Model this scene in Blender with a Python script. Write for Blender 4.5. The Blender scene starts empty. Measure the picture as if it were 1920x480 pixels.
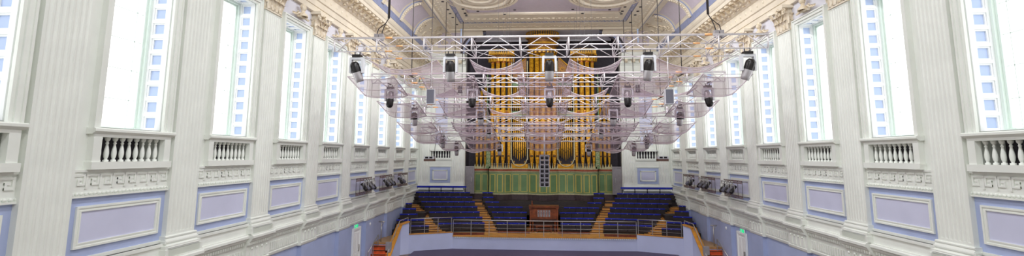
import bpy, math, random
from mathutils import Vector, Matrix, Euler
random.seed(7)
PI = math.pi
SC = bpy.context.scene
COL = SC.collection
H0 = 5.95                       # eye height above the hall floor
# ------------------------------------------------------------------ camera, world, exposure
cam = bpy.data.objects.new('camera', bpy.data.cameras.new('camera')); COL.objects.link(cam)
cam.location = (-.274, 0, H0)
cam.rotation_euler = (Matrix.Rotation(.0569, 3, 'Z') @ Matrix.Rotation(PI/2+.1294, 3, 'X') @ Matrix.Rotation(.0035, 3, 'Z')).to_euler()
cam.data.sensor_width = 36; cam.data.lens = 893.2/1920*36; cam.data.shift_y = -63.8/1920
cam.data.clip_end = 300
SC.camera = cam
w = bpy.data.worlds.new('World'); SC.world = w; w.use_nodes = True
w.node_tree.nodes['Background'].inputs[0].default_value = (.9, .95, 1, 1)
w.node_tree.nodes['Background'].inputs[1].default_value = 1.0
PANE = 1.0                      # daylight through the frosted panes
FILL_W = 100                    # unseen fill lights added under the ceiling to brighten the hall
for ly in (-4, 0, 4, 8, 12, 16, 20, 24):
    for lx in (-3.4, 3.4):
        l = bpy.data.lights.new('added_fill_light', 'AREA'); l.shape = 'RECTANGLE'; l.size = .9; l.size_y = 2.2; l.energy = FILL_W; l.color = (.97, .99, 1)
        lo = bpy.data.objects.new('added_fill_light', l); COL.objects.link(lo); lo.location = (lx, ly, H0+9.5); lo.rotation_euler.x = math.radians(30); l.energy = FILL_W*(2.2 if ly > 18 else 1.)
SC.view_settings.view_transform = 'Standard'; SC.view_settings.look = 'None'
SC.view_settings.gamma = 1; SC.view_settings.use_curve_mapping = False
SC.view_settings.exposure = 1.3
SC.cycles.max_bounces = 16; SC.cycles.diffuse_bounces = 10; SC.cycles.transparent_max_bounces = 40
SC.cycles.sample_clamp_indirect = 8
# ------------------------------------------------------------------ materials
def srgb(r, g, b):
    f = lambda c: (c/255/12.92) if c/255 <= .04045 else ((c/255+.055)/1.055)**2.4
    return (f(r), f(g), f(b), 1)
def mat(name, rgb, rough=.6, metal=0., noise=0., scale=6., rgb2=None, emis=None, bump=0., coat=0.):
    m = bpy.data.materials.new(name); m.use_nodes = True
    nt = m.node_tree; b = nt.nodes['Principled BSDF']
    b.inputs['Base Color'].default_value = srgb(*rgb); b.inputs['Roughness'].default_value = rough
    b.inputs['Metallic'].default_value = metal
    if coat: b.inputs['Coat Weight'].default_value = coat
    if noise or rgb2 or bump:
        tc = nt.nodes.new('ShaderNodeTexCoord'); n = nt.nodes.new('ShaderNodeTexNoise')
        n.inputs['Scale'].default_value = scale; n.inputs['Detail'].default_value = 4
        nt.links.new(tc.outputs['Object'], n.inputs['Vector'])
        if noise or rgb2:
            mx = nt.nodes.new('ShaderNodeMix'); mx.data_type = 'RGBA'
            mx.inputs[6].default_value = srgb(*rgb)
            r2 = rgb2 or tuple(int(c*(1-noise)) for c in rgb)
            mx.inputs[7].default_value = srgb(*r2)
            mr = nt.nodes.new('ShaderNodeMapRange'); mr.inputs[1].default_value = .38; mr.inputs[2].default_value = .62
            nt.links.new(n.outputs[0], mr.inputs[0]); nt.links.new(mr.outputs[0], mx.inputs[0])
            nt.links.new(mx.outputs[2], b.inputs['Base Color'])
        if bump:
            bp = nt.nodes.new('ShaderNodeBump'); bp.inputs['Strength'].default_value = bump; bp.inputs['Distance'].default_value = .02
            nt.links.new(n.outputs[0], bp.inputs['Height']); nt.links.new(bp.outputs[0], b.inputs['Normal'])
    return m
M = dict(
 cream=mat('cream_paint', (234,237,231), .55, noise=.02, scale=1.5),
 plaster=mat('cream_plaster', (232,222,203), .6, noise=.03, scale=1.5),
 carve=mat('carved_plaster', (232,222,204), .6, rgb2=(212,196,168), scale=9),
 blue=mat('periwinkle_paint', (174,186,222), .55, noise=.03, scale=1.2),
 lilacwall=mat('lilac_wall_paint', (190,196,228), .55, noise=.02, scale=1.2),
 lilac=mat('lilac_panel_paint', (208,210,234), .55, noise=.02, scale=1.2),
 pale=mat('pale_lilac_paint', (222,222,232), .55, noise=.02, scale=1.2),
 bluegrey=mat('blue_grey_strip', (150,158,190), .6, noise=.06, scale=5),
 ceililac=mat('ceiling_lilac', (206,196,208), .6, noise=.02),
 coffer=mat('coffer_blue', (184,200,232), .8),
 white=mat('white_gloss_paint', (238,240,240), .75),
 framegreen=mat('window_frame_paint', (222,234,226), .4),
 dark=mat('dark_void', (30,28,32), .8),
 recess=mat('recess_paint_and_shade', (66,60,68), .8, noise=.1),
 greydoor=mat('grey_door_paint', (150,146,150), .5, noise=.05),
 steel=mat('brushed_steel', (190,188,186), .35, .8, noise=.05),
 alu=mat('truss_aluminium', (226,220,224), .35, .35, noise=.04, scale=3),
 black=mat('black_plastic', (26,22,24), .35),
 lampwhite=mat('white_lamp_housing', (222,224,230), .35),
 lampgrey=mat('grey_lamp_housing', (190,186,190), .25, .4),
 brown=mat('brown_underside', (112,84,74), .6),
 arrayshell=mat('array_shell', (168,166,176), .5),
 spk=mat('speaker_grey', (108,108,122), .6), spkframe=mat('speaker_white', (218,216,222), .5),
 gold=mat('organ_gold', (238,184,48), .4, .2, rgb2=(184,120,22), scale=9),
 gold2=mat('organ_gold_plain', (230,172,50), .35, .25, noise=.15, scale=4),
 goldd=mat('organ_dark_gold', (150,100,34), .45, .3, rgb2=(84,52,22), scale=14),
 copper=mat('organ_copper', (190,110,50), .35, .4, noise=.2),
 green=mat('organ_green', (134,154,108), .5, noise=.05, scale=3), greenp=mat('organ_green_panel', (108,140,94), .5, noise=.05, scale=3),
 goldline=mat('organ_gold_line', (204,186,96), .5),
 redm=mat('organ_red_moulding', (164,78,48), .5, noise=.1), creamg=mat('organ_cream_moulding', (196,188,150), .5, noise=.1, scale=10),
 plinth=mat('organ_plinth', (74,58,62), .6, noise=.12),
 seatblue=mat('blue_upholstery', (28,44,176), .75, noise=.15, scale=5), seatdark=mat('dark_seat_panel', (54,45,46), .6, noise=.1, scale=3),
 wood=mat('honey_wood', (214,158,84), .45, noise=.12, scale=3), woodd=mat('wood_nosing', (92,56,34), .5),
 tan=mat('tan_wood', (176,140,92), .5, noise=.1), redwood=mat('red_brown_wood', (118,58,42), .45, noise=.2),
 mahog=mat('console_wood', (140,70,34), .4, noise=.25, scale=4), mahogd=mat('console_dark_wood', (70,34,20), .5),
 redstep=mat('red_stair', (214,92,44), .6, noise=.15, scale=5),
 stage=mat('stage_purple', (80,70,98), .6, noise=.05),
 floor=mat('hall_floor', (120,100,86), .5, noise=.1), cap=mat('orange_wood_cap', (214,146,52), .4, noise=.1, scale=3),
 exitg=mat('exit_green', (30,150,96), .5), cable=mat('dark_cable', (52,46,46), .6), glint=mat('orange_glint', (238,176,118), .5),
)
def stripe_mat(name, rgb, mix, tr):
    m = bpy.data.materials.new(name); m.use_nodes = True; nt = m.node_tree; nt.nodes.clear()
    o = nt.nodes.new('ShaderNodeOutputMaterial'); t = nt.nodes.new('ShaderNodeBsdfTransparent'); t.inputs[0].default_value = tr
    p = nt.nodes.new('ShaderNodeBsdfPrincipled'); p.inputs['Base Color'].default_value = srgb(*rgb); p.inputs['Roughness'].default_value = .18
    p.inputs['Specular IOR Level'].default_value = .9
    x = nt.nodes.new('ShaderNodeMixShader'); x.inputs[0].default_value = mix
    nt.links.new(t.outputs[0], x.inputs[1]); nt.links.new(p.outputs[0], x.inputs[2]); nt.links.new(x.outputs[0], o.inputs[0])
    return m
M['acrylic'] = stripe_mat('tinted_acrylic', (220,206,212), .28, (.97,.94,.96,1))
M['acrylicedge'] = stripe_mat('acrylic_edge', (222,210,216), .62, (.9,.86,.88,1))
def emis(name, c, s):
    m = bpy.data.materials.new(name); m.use_nodes = True; nt = m.node_tree; nt.nodes.clear()
    o = nt.nodes.new('ShaderNodeOutputMaterial'); e = nt.nodes.new('ShaderNodeEmission')
    e.inputs[0].default_value = c; e.inputs[1].default_value = s; nt.links.new(e.outputs[0], o.inputs[0]); return m
M['pane'] = emis('daylit_frosted_glass', (1, 1, 1, 1), PANE)
M['exitface'] = emis('lit_exit_face', srgb(40,170,110), .8)
# ------------------------------------------------------------------ mesh builder
class MB:
    def __init__(s, sx=1): s.v = []; s.f = []; s.mi = []; s.sm = []; s.sx = sx; s.cur = 0; s.smooth = False
    def add(s, vs, fs, mi=None):
        o = len(s.v); s.v += [tuple(p) for p in vs]
        for f in fs:
            s.f.append([o+i for i in f]); s.mi.append(s.cur if mi is None else mi); s.sm.append(s.smooth)
    def box(s, x0, x1, y0, y1, z0, z1, mi=None):
        x0, x1 = min(x0,x1), max(x0,x1); y0, y1 = min(y0,y1), max(y0,y1); z0, z1 = min(z0,z1), max(z0,z1)
        s.add([(x0,y0,z0),(x1,y0,z0),(x1,y1,z0),(x0,y1,z0),(x0,y0,z1),(x1,y0,z1),(x1,y1,z1),(x0,y1,z1)],
              [(0,3,2,1),(4,5,6,7),(0,1,5,4),(1,2,6,5),(2,3,7,6),(3,0,4,7)], mi)
    def quad(s, a, b, c, d, mi=None): s.add([a,b,c,d], [(0,1,2,3)], mi)
    def prism(s, prof, lo, hi, ax, mi=None, cap=True):      # closed profile (2D) extruded along an axis
        def P(p, t): return {'x':(t,p[0],p[1]), 'y':(p[0],t,p[1]), 'z':(p[0],p[1],t)}[ax]
        n = len(prof); vs = [P(p,lo) for p in prof]+[P(p,hi) for p in prof]
        fs = [(i,(i+1)%n,n+(i+1)%n,n+i) for i in range(n)]
        if cap: fs += [tuple(range(n))[::-1], tuple(range(n,2*n))]
        s.add(vs, fs, mi)
    def tube(s, pts, r, n=6, mi=None, cap=True, r2=None):
        pts = [Vector(p) for p in pts]; vs = []; k = len(pts)
        up = None
        for i, p in enumerate(pts):
            d = (pts[min(i+1,k-1)]-pts[max(i-1,0)]).normalized()
            if up is None:
                up = Vector((0,0,1)) if abs(d.z) < .9 else Vector((1,0,0))
            a = d.cross(up).normalized(); b = a.cross(d).normalized(); up = b
            rr = r if r2 is None else r+(r2-r)*i/(k-1)
            for j in range(n):
                t = 2*PI*(j+.5)/n; vs.append(p+a*rr*math.cos(t)+b*rr*math.sin(t))
        fs = [(i*n+j, i*n+(j+1)%n, (i+1)*n+(j+1)%n, (i+1)*n+j) for i in range(k-1) for j in range(n)]
        if cap: fs += [tuple(range(n))[::-1], tuple((k-1)*n+j for j in range(n))]
        sm = s.smooth; s.smooth = n > 4; s.add(vs, fs, mi); s.smooth = sm
    def lathe(s, prof, c=(0,0,0), n=12, mi=None, sy=1., arc=None):
        vs = []; a0, a1 = arc or (0, 2*PI); full = arc is None; m = n if full else n+1
        for r, z in prof:
            for j in range(m):
                t = a0+(a1-a0)*j/n; vs.append((c[0]+r*math.cos(t), c[1]+r*math.sin(t)*sy, c[2]+z))
        fs = [(i*m+j, i*m+(j+1)%m, (i+1)*m+(j+1)%m, (i+1)*m+j) for i in range(len(prof)-1) for j in range(n)]
        sm = s.smooth; s.smooth = True; s.add(vs, fs, mi); s.smooth = sm
    def ball(s, c, r, n=8, mi=None, sc=(1,1,1)):
        k = max(4, n//2+1); vs = []; fs = []
        for i in range(k+1):
            a = PI*i/k
            for j in range(n):
                t = 2*PI*j/n; vs.append((c[0]+r*sc[0]*math.sin(a)*math.cos(t), c[1]+r*sc[1]*math.sin(a)*math.sin(t), c[2]+r*sc[2]*math.cos(a)))
        for i in range(k):
            for j in range(n): fs.append((i*n+j,(i+1)*n+j,(i+1)*n+(j+1)%n,i*n+(j+1)%n))
        sm = s.smooth; s.smooth = True; s.add(vs, fs, mi); s.smooth = sm
    def build(s, name, mats, parent=None, loc=None, **props):
        me = bpy.data.meshes.new(name)
        me.from_pydata([(x*s.sx,y,z) for x,y,z in s.v], [], s.f if s.sx > 0 else [f[::-1] for f in s.f])
        for m in (mats if isinstance(mats, (list,tuple)) else [mats]): me.materials.append(M[m])
        me.polygons.foreach_set('material_index', s.mi); me.polygons.foreach_set('use_smooth', s.sm)
        me.update()
        import bmesh
        bm = bmesh.new(); bm.from_mesh(me); bmesh.ops.recalc_face_normals(bm, faces=bm.faces); bm.to_mesh(me); bm.free()
        o = bpy.data.objects.new(name, me); COL.objects.link(o)
        if parent: o.parent = parent
        if loc is not None: o.location = loc
        for k, v in props.items(): o[k] = v
        return o
def thing(name, label, cat, loc=(0,0,0), rz=0., group=None, kind=None):
    o = bpy.data.objects.new(name, None); COL.objects.link(o); o.location = loc; o.rotation_euler = (0,0,rz); o.empty_display_size = .1
    if kind: o['kind'] = kind
    if label: o['label'] = label
    if cat: o['category'] = cat
    if group: o['group'] = group
    return o
def tag(o, label, cat, group=None):
    o['label'] = label; o['category'] = cat
    if group: o['group'] = group
    return o
def copy_tree(o, parent=None):
    c = o.copy(); COL.objects.link(c)
    if parent: c.parent = parent
    for ch in list(o.children): copy_tree(ch, c)
    return c
KIDS = {}
Z0 = (0, 0, H0)
ORD = ['nearest','second','third','fourth','fifth','sixth','seventh','eighth','ninth','tenth','eleventh','twelfth']
def st(o): o['kind'] = 'structure'; return o
# ------------------------------------------------------------------ setting: the two long walls
W = 9.9; YB = 37.6; YR = -5.6
def bayY(k): return 5.81+3.6*k          # start of bay k (blue panel); bay pitch 3.6
K0, K1 = -3, 8
def cove(t): return (7.4+1.55*math.cos(t), 8.05+1.5*math.sin(t))
trim_no = 0
def trim(b, mats, **k):
    global trim_no
    trim_no += 1
    return st(b.build('trim_%d' % trim_no, mats, loc=Z0, **k))
def wall_shell(sx):
    b = MB(sx); X = W+.02
    # lower wall and its piers (blue), upper wall with window and baluster openings (cream)
    b.box(X, X+.9, YR, YB+1, -H0, -3.4, 1)
    y = YR
    for k in range(K0, K1+1):
        y0 = bayY(k); a, c = y0+.43, y0+2.32      # opening
        b.box(X, X+.9, y, a, -3.4, 6.4, 0); y = c
        b.box(X, X+.9, a, c, -3.4, -.17, 0)
        b.box(X, X+.12, a-.01, c+.01, .38, .60, 0); b.box(X+.12, X+.9, a, c, .45, .58, 0)
        b.box(X+.6, X+.9, a, c, -.17, .45, 2)    # back of the baluster niche, its shade painted as a dark colour
        b.box(X, X+.9, a, c, 5.2, 6.4, 0)
    b.box(X, X+.9, y, YB+1, -3.4, 6.4, 0)
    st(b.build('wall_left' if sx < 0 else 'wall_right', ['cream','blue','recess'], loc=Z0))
def meander(b, X, y0, y1, z0, z1, d=.014, th=.045):
    n = max(1, round((y1-y0)/.30)); w_ = (y1-y0)/n; h = z1-z0
    for i in range(n):
        u = y0+i*w_
        pts = [(0,0),(0,1),(.82,1),(.82,.28),(.42,.28),(.42,.64),(.60,.64)]
        for e_, ((p, q), (r, s)) in enumerate(zip(pts, pts[1:])):
            d = .024+.0012*(e_ % 3)
            ya, yb = u+p*w_, u+r*w_; za, zb = z0+q*h, z0+s*h
            b.box(X-d, X+.01, min(ya,yb)-th/2, max(ya,yb)+th/2, min(za,zb)-th/2, max(za,zb)+th/2)

def bay_trim(sx):
    b = MB(sx); X = W
    # panel: blue field, mouldings, lilac inner panel (local y from 0 = start of panel)
    b.box(X-.015, X+.03, -.02, 2.57, -2.14, -.9, 1)
    for i, (g, wd, dp) in enumerate(((.17,.045,.06),(.215,.04,.04),(.255,.03,.05))):
        y0, y1, z0, z1 = g, 2.55-g, -2.12+g*1.0, -.91-g*1.0
        b.box(X-dp, X, y0, y0+wd, z0, z1, 0); b.box(X-dp, X, y1-wd, y1, z0, z1, 0)
        b.box(X-dp, X, y0+wd, y1-wd, z0, z0+wd, 0); b.box(X-dp, X, y0+wd, y1-wd, z1-wd, z1, 0)
    b.box(X-.022, X, .285, 2.265, -1.835, -1.195, 2)
    # frame around the blue field
    b.box(X-.05, X+.02, -.07, -.02, -2.18, -.86, 0); b.box(X-.05, X+.02, 2.57, 2.62, -2.18, -.86, 0)
    b.box(X-.05, X+.02, -.07, 2.62, -2.22, -2.14, 0)
    # bead band and meander band
    b.box(X-.09, X+.02, -.1, 2.65, -.9, -.86, 0); b.box(X-.04, X+.02, -.1, 2.65, -.86, -.79, 0)
    for i in range(27): b.ball((X-.055, -.08+i*.102, -.825), .036, 6, 0, (.9,1.15,1))
    b.box(X-.03, X+.02, -.1, 2.65, -.79, -.33, 0); b.box(X-.06, X+.02, -.1, 2.65, -.37, -.32, 0)
    b.cur = 0
    meander(b, X-.03, .0, 2.55, -.70, -.44)
    # pedestal with cap
    Yp0, Yp1 = .30, 2.45
    for a, c in ((Yp0,.5),(2.25,Yp1)):
        b.box(X-.12, X+.02, a, c, -.32, .45, 0)
    b.box(X-.16, X+.02, Yp0-.03, Yp1+.03, -.32, -.16, 0)
    b.box(X-.12, X+.3, .5, 2.25, -.2, -.16, 0)
    b.box(X-.12, X+.3, .5, 2.25, .38, .45, 0)
    b.prism([(X-.12,.44),(X-.2,.5),(X-.2,.55),(X-.16,.575),(X+.02,.575),(X+.02,.44)], Yp0-.06, Yp1+.06, 'y', 0)
    # window surround
    for g, wd, dp in ((.0,.07,.05),(.07,.1,.09),(.17,.05,.12)):
        a, c, t = .5-g-wd, 2.25+g+wd, 5.13+g+wd
        b.box(X-dp, X+.02, a, a+wd, .575, t, 0); b.box(X-dp, X+.02, c-wd, c, .575, t, 0); b.box(X-dp, X+.02, a+wd, c-wd, t-wd, t, 0)
    # pale field between the capitals
    b.box(X+.0, X+.03, .0, 2.55, 5.4, 6.04, 4)
    return b
def add_window(sx, k, wn):
    X = W+.04; y0 = bayY(k)
    root = thing('window_%d' % wn, None, None, (0, y0, H0), kind='structure')
    return root
def window_meshes(sx):
    X = W+.12; a, c, z0, z1 = .5, 2.25, .6, 5.13; out = []
    b = MB(sx)                              # coffered reveal
    XE = X+.46
    def coffer_strip(P, L, n, wdt):          # P(u,v,d): u along, v across, d depth into the reveal
        cell = L/n; m = min(cell, wdt)
        for i in range(n):
            u0, u1 = i*cell, (i+1)*cell; q = [( (cell-.25)/2, (wdt-.25)/2 )][0]
            r = [(u0,0),(u1,0),(u1,wdt),(u0,wdt)]
            s_ = [(u0+q[0]-.04,q[1]-.04),(u1-q[0]+.04,q[1]-.04),(u1-q[0]+.04,wdt-q[1]+.04),(u0+q[0]-.04,wdt-q[1]+.04)]
            t_ = [(u0+q[0],q[1]),(u1-q[0],q[1]),(u1-q[0],wdt-q[1]),(u0+q[0],wdt-q[1])]
            V = [P(u,v,0) for u,v in r]+[P(u,v,0) for u,v in s_]+[P(u,v,.025) for u,v in s_]+[P(u,v,.025) for u,v in t_]+[P(u,v,.06) for u,v in t_]
            F = []
            for lv in range(4):
                for j in range(4): F.append((lv*4+j, lv*4+(j+1)%4, lv*4+4+(j+1)%4, lv*4+4+j))
            b.add(V, F, 0); b.add(V[16:], [(0,1,2,3)], 1)
    wd = XE-X
    coffer_strip(lambda u,v,d: (X+v, c+d, z0+u), z1-z0, 11, wd)
    coffer_strip(lambda u,v,d: (X+v, a-d, z0+u), z1-z0, 11, wd)
    coffer_strip(lambda u,v,d: (X+v, a+u, z1+d), c-a, 4, wd)
    b.box(X-.1, XE+.1, a, c, z0-.04, z0, 0)
    b.box(X-.06, X+.0, c, c+.07, z0, z1+.07, 0); b.box(X-.06, X, a-.07, a, z0, z1+.07, 0); b.box(X-.06, X, a, c, z1, z1+.07, 0)
    b.box(X+.3, X+.9, c+.065, c+.1, z0, z1, 0); b.box(X+.3, X+.9, a-.1, a-.065, z0, z1, 0); b.box(X+.3, X+.9, a, c, z1+.065, z1+.1, 0)
    out.append(('window_reveal', b, ['white','coffer']))
    b = MB(sx); XF = XE
    for g, w_, x0, x1 in ((0,.07,XF,XF+.2),(.07,.06,XF+.06,XF+.18)):
        b.box(x0, x1, a+g, a+g+w_, z0, z1-g); b.box(x0, x1, c-g-w_, c-g, z0, z1-g)
        b.box(x0, x1, a+g+w_, c-g-w_, z0, z0+.06); b.box(x0, x1, a+g+w_, c-g-w_, z1-g-w_, z1-g)
    for yy in (a+.3, c-.3): b.box(XF+.12, XF+.15, yy-.008, yy+.008, z0, z1)
    for i in range(1, 6): zz = z0+(z1-z0)*i/6; b.box(XF+.12, XF+.15, a+.1, c-.1, zz-.008, zz+.008)
    out.append(('window_frame', b, ['framegreen']))
    b = MB(sx); b.box(XF+.155, XF+.165, a+.05, c-.05, z0+.02, z1-.05)
    out.append(('window_pane', b, ['pane']))
    return out
BAL = [(.055,0),(.055,.04),(.03,.05),(.028,.07),(.036,.08),(.046,.12),(.052,.17),(.05,.22),(.04,.29),(.026,.36),(.024,.39),(.034,.405),(.034,.42),(.024,.43),(.024,.455),(.042,.47),(.052,.5),(.055,.505),(.055,.54)]
def leaf(b, o, out, side, h, wd, curl=.1, mi=None):
    o = Vector(o); out = Vector(out); side = Vector(side); n = 5; vs = []
    for i in range(n+1):
        t = i/n; ww = wd*(.55+.6*math.sin(PI*min(t*.9+.1,1)))*.5; zz = h*math.sin(t*PI*.62)/.98; oo = curl*(t**2.2)+.02
        if t == 1: zz -= h*.06
        for s_, dp in ((-1,0),(-.45,.02),(0,.035),(.45,.02),(1,0)): vs.append(o+side*ww*s_+out*(oo+dp)+Vector((0,0,zz)))
    b.smooth = True
    b.add(vs, [(i*5+j,i*5+j+1,i*5+6+j,i*5+5+j) for i in range(n) for j in range(4)], mi); b.smooth = False
def spiral(b, c, u, v, r, turns=1.5, th=.02, mi=None, flip=1):
    c = Vector(c); u = Vector(u); v = Vector(v); pts = []
    for i in range(int(turns*10)+1):
        t = i/10*2*PI; rr = r*(1-i/(turns*10)*.8); pts.append(c+u*rr*math.cos(t)*flip+v*rr*math.sin(t))
    b.tube(pts, th, 5, mi, r2=th*.6)
def flute_profile(y0, y1, X, n, d=.018, side_margin=.05):
    P = [(X, y0)]; w_ = (y1-y0-2*side_margin)/n
    for i in range(n):
        s0 = y0+side_margin+i*w_; g = w_*.72; e = (w_-g)/2
        for j in range(6):
            t = PI*j/5; P.append((X+d*math.sin(t), s0+e+g*(1-math.cos(t))/2))
    P.append((X, y1)); return P
def pilaster_meshes(sx):
    out = []; X = W-.14; h = .5
    b = MB(sx)
    b.prism(flute_profile(-h, h, X, 7)+[(W+.05,h),(W+.05,-h)], -1.98, 5.0, 'z')
    b.box(X, W+.05, -h, h, -2.1, -1.98); b.box(X, W+.05, -h, h, 4.98, 5.06)
    out.append(('shaft', b, ['cream']))
    b = MB(sx)                             # moulded base
    pr = [(X-.02,-2.05),(X-.05,-2.07),(X-.05,-2.10),(X-.03,-2.12),(X-.06,-2.16),(X-.08,-2.19),(X-.08,-2.22),(X-.05,-2.25),(X-.12,-2.3),(X-.14,-2.34),(X-.12,-2.38),(X-.16,-2.38),(X-.16,-2.58),(W+.05,-2.58),(W+.05,-2.05)]
    b.prism(pr, -h-.06, h+.06, 'y'); 
    b.box(X-.16, W+.05, -h-.16, h+.16, -2.58, -2.38); b.box(X-.13, W+.05, -h-.13, h+.13, -2.38, -2.29); b.box(X-.07, W+.05, -h-.1, h+.1, -2.24, -2.17)
    out.append(('base', b, ['cream']))
    b = MB(sx)                             # corinthian capital
    b.box(X-.02, W+.03, -h+.03, h-.03, 5.06, 5.95)
    b.box(X-.04, W+.03, -h-.02, h+.02, 5.04, 5.10)
    b.prism([(X-.30,-h-.14),(X-.2,-h+.1),(X-.16,0),(X-.2,h-.1),(X-.30,h+.14),(W+.03,h+.14),(W+.03,-h-.14)], 5.93, 6.05, 'z')
    for i in range(4): leaf(b, (X-.02, -h+.12+i*.25, 5.1), (-1,0,0), (0,1,0), .36, .26, .14, 1)
    for i in range(5): leaf(b, (X-.02, -h+.02+i*.24, 5.3), (-1,0,0), (0,1,0), .42, .24, .2, 1)
    for s_ in (-1, 1):
        leaf(b, (W-.05, s_*(h-.03), 5.1), (0,s_,0), (1,0,0), .36, .2, .1, 1); leaf(b, (W-.05, s_*(h-.03), 5.3), (0,s_,0), (1,0,0), .42, .2, .14, 1)
        spiral(b, (X-.2, s_*(h-.0), 5.8), (0,1,0), (0,0,1), .13, 1.6, .03, 1, s_); spiral(b, (X-.2, s_*.15, 5.74), (0,1,0), (0,0,1), .09, 1.4, .024, 1, -s_)
        b.tube([(X-.08,s_*.12,5.4),(X-.13,s_*.2,5.6),(X-.18,s_*.36,5.78)], .03, 5, 1)
    for i in range(5): b.ball((X-.2, (i-2)*.055, 5.95+.03*(2-abs(i-2))), .045, 6, 1)
    b.ball((X-.22, 0, 5.86), .08, 8, 1)
    out.append(('capital', b, ['plaster','carve']))
    return out
def bust_mesh(sx):
    b = MB(sx)   # local: x=0 at the wall face, z=0 at top of the window surround; faces the room
    b.box(-.16, .0, -.2, .2, 0, .05)
    b.lathe([(.2,.04),(.19,.1),(.13,.17),(.075,.22),(.065,.3)], (-.14,0,0), 12, sy=1.05)
    b.ball((-.15,0,.40), .115, 12, sc=(1.05,.86,1.2)); b.ball((-.26,0,.385), .028, 6, sc=(1,.7,1.3)); b.ball((-.235,0,.335), .03, 6, sc=(.8,1.3,.6))
    for s_ in (-1,1): b.ball((-.235,s_*.04,.42), .02, 6); b.ball((-.15,s_*.1,.39), .03, 6, sc=(1,.4,1.3))
    for i in range(9):
        t = PI*i/8; b.ball((-.15-.02*math.sin(t), .105*math.cos(t), .44+.1*math.sin(t)), .042, 6)
        b.ball((-.10, .12*math.cos(t), .42+.1*math.sin(t)), .045, 6)
    for s_ in (-1,1):
        pts = [(-.08,s_*.16,.16),(-.08,s_*.26,.13),(-.08,s_*.36,.06),(-.07,s_*.5,.03),(-.06,s_*.62,.035)]
        b.tube(pts, .05, 6, r2=.015); spiral(b, (-.1,s_*.3,.14), (0,1,0), (0,0,1), .07, 1.3, .02, None, s_)
        for i in range(5): leaf(b, (-.04, s_*(.25+i*.09), .02), (-.6,s_*.5,0), (0,1,0), .13-.015*i, .09, .05)
    return b
bal_proto = None
WN = 0
def long_wall(sx):
    global WN
    side = 'left' if sx < 0 else 'right'
    wall_shell(sx)
    bt = bay_trim(sx); proto = None
    wm = window_meshes(sx); wproto = None
    bmesh_b = MB(sx); bmesh_b.lathe(BAL, (0,0,0), 10)
    bp = None
    for k in range(K0, K1+1):
        y0 = bayY(k)
        if proto is None:
            proto = trim(bt, ['cream','blue','lilac','carve','pale']); proto.location = (0,y0,H0); o = proto
        else:
            global trim_no
            o = proto.copy(); COL.objects.link(o); trim_no += 1; o.name = 'trim_%d' % trim_no; o.location = (0,y0,H0)
        WN += 1
        root = add_window(sx, k, WN)
        if wproto is None: wproto = [q.build(n, m, root) for n, q, m in wm]
        else:
            for p in wproto: c = p.copy(); COL.objects.link(c); c.parent = root
        for i in range(9):
            if k < 0: break
            if bp is None: c = bp = bmesh_b.build('baluster', 'cream', o)
            else: c = bp.copy(); COL.objects.link(c); c.parent = o
            c.location = (sx*(W+.04), .6+i*.194, -.16)
    pm = pilaster_meshes(sx); pp = None
    for j in range(-3, 8):
        trim_no += 1
        root = thing('trim_%d' % trim_no, None, None, (0, 8.86+3.6*j, H0), kind='structure')
        if pp is None: pp = [q.build(n, m, root) for n, q, m in pm]
        else:
            for p in pp: c = p.copy(); COL.objects.link(c); c.parent = root
    # belt entablature under the pilasters
    b = MB(sx); Yb = [8.86+3.6*j for j in range(-3, 8)]
    def belt(y0, y1, d):
        b.prism([(W-.20-d,-2.58),(W-.24-d,-2.61),(W-.24-d,-2.68),(W-.19-d,-2.71),(W-.16-d,-2.78),(W-.10-d,-2.82),(W-.08-d,-2.92),(W-.03-d,-2.94),(W-.03-d,-3.42),(W-.07-d,-3.44),(W-.05-d,-3.52),(W-.02-d,-3.56),(W+.05,-3.56),(W+.05,-2.56),(W-.2-d,-2.56)], y0, y1, 'y', 0)
    belt(YR, YB, 0)
    for yc in Yb:
        belt(yc-.66, yc+.66, .14)
        for i in range(4):
            y_ = yc-.42+i*.28; b.box(W-.21, W-.15, y_-.07, y_+.07, -3.38, -3.06, 0); b.ball((W-.2, y_, -3.04), .05, 6, 0)
    y_ = YR+.1
    while y_ < YB:
        if all(abs(y_-yc) > .66 for yc in Yb): b.box(W-.08, W-.02, y_-.04, y_+.04, -3.36, -3.08, 0); 
        y_ += .14
    y_ = YR
    while y_ < YB:
        d = .14 if any(abs(y_-yc) < .66 for yc in Yb) else 0
        b.box(W-.13-d, W-.05-d, y_-.03, y_+.03, -2.9, -2.82, 0); y_ += .11
    b.box(W-.12, W+.02, YR, YB, -2.58, -2.22, 0); b.box(W-.16, W+.02, YR, YB, -2.3, -2.22, 0)
    trim(b, ['cream'])
    b = MB(sx)                              # blue piers of the lower wall
    for yc in Yb: b.box(W-.16, W+.03, yc-.56, yc+.56, -H0, -3.5)
    trim(b, ['blue'])
    # great entablature with modillions
    b = MB(sx)
    b.prism([(W-.14,6.05),(W-.14,6.3),(W-.18,6.3),(W-.18,6.55),(W-.24,6.58),(W-.24,6.64),(W-.14,6.68),(W-.14,7.1),(W-.2,7.12),(W-.28,7.2),(W-.3,7.24),(W-.42,7.26),(W-.42,7.5),(W-.88,7.5),(W-.88,7.68),(W-.93,7.72),(W-.98,7.82),(W-1.0,7.95),(W-.95,8.05),(W+.1,8.05),(W+.1,6.05)], YR, YB, 'y', 0)
    y_ = YR+.3
    while y_ < YB-.2:
        b.prism([(W-.44,7.5),(W-.84,7.5),(W-.84,7.44),(W-.78,7.38),(W-.7,7.42),(W-.6,7.3),(W-.5,7.24),(W-.42,7.26)], y_-.11, y_+.11, 'y', 1)
        b.ball((W-.82, y_, 7.42), .07, 6, 1, (1,1.4,1)); leaf(b, (W-.5,y_,7.28), (-1,0,-.3), (0,1,0), .1, .2, .3, 1)
        b.box(W-.34, W-.26, y_+.2, y_+.38, 7.16, 7.24, 1)
        y_ += .58
    y_ = YR+.4
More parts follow.
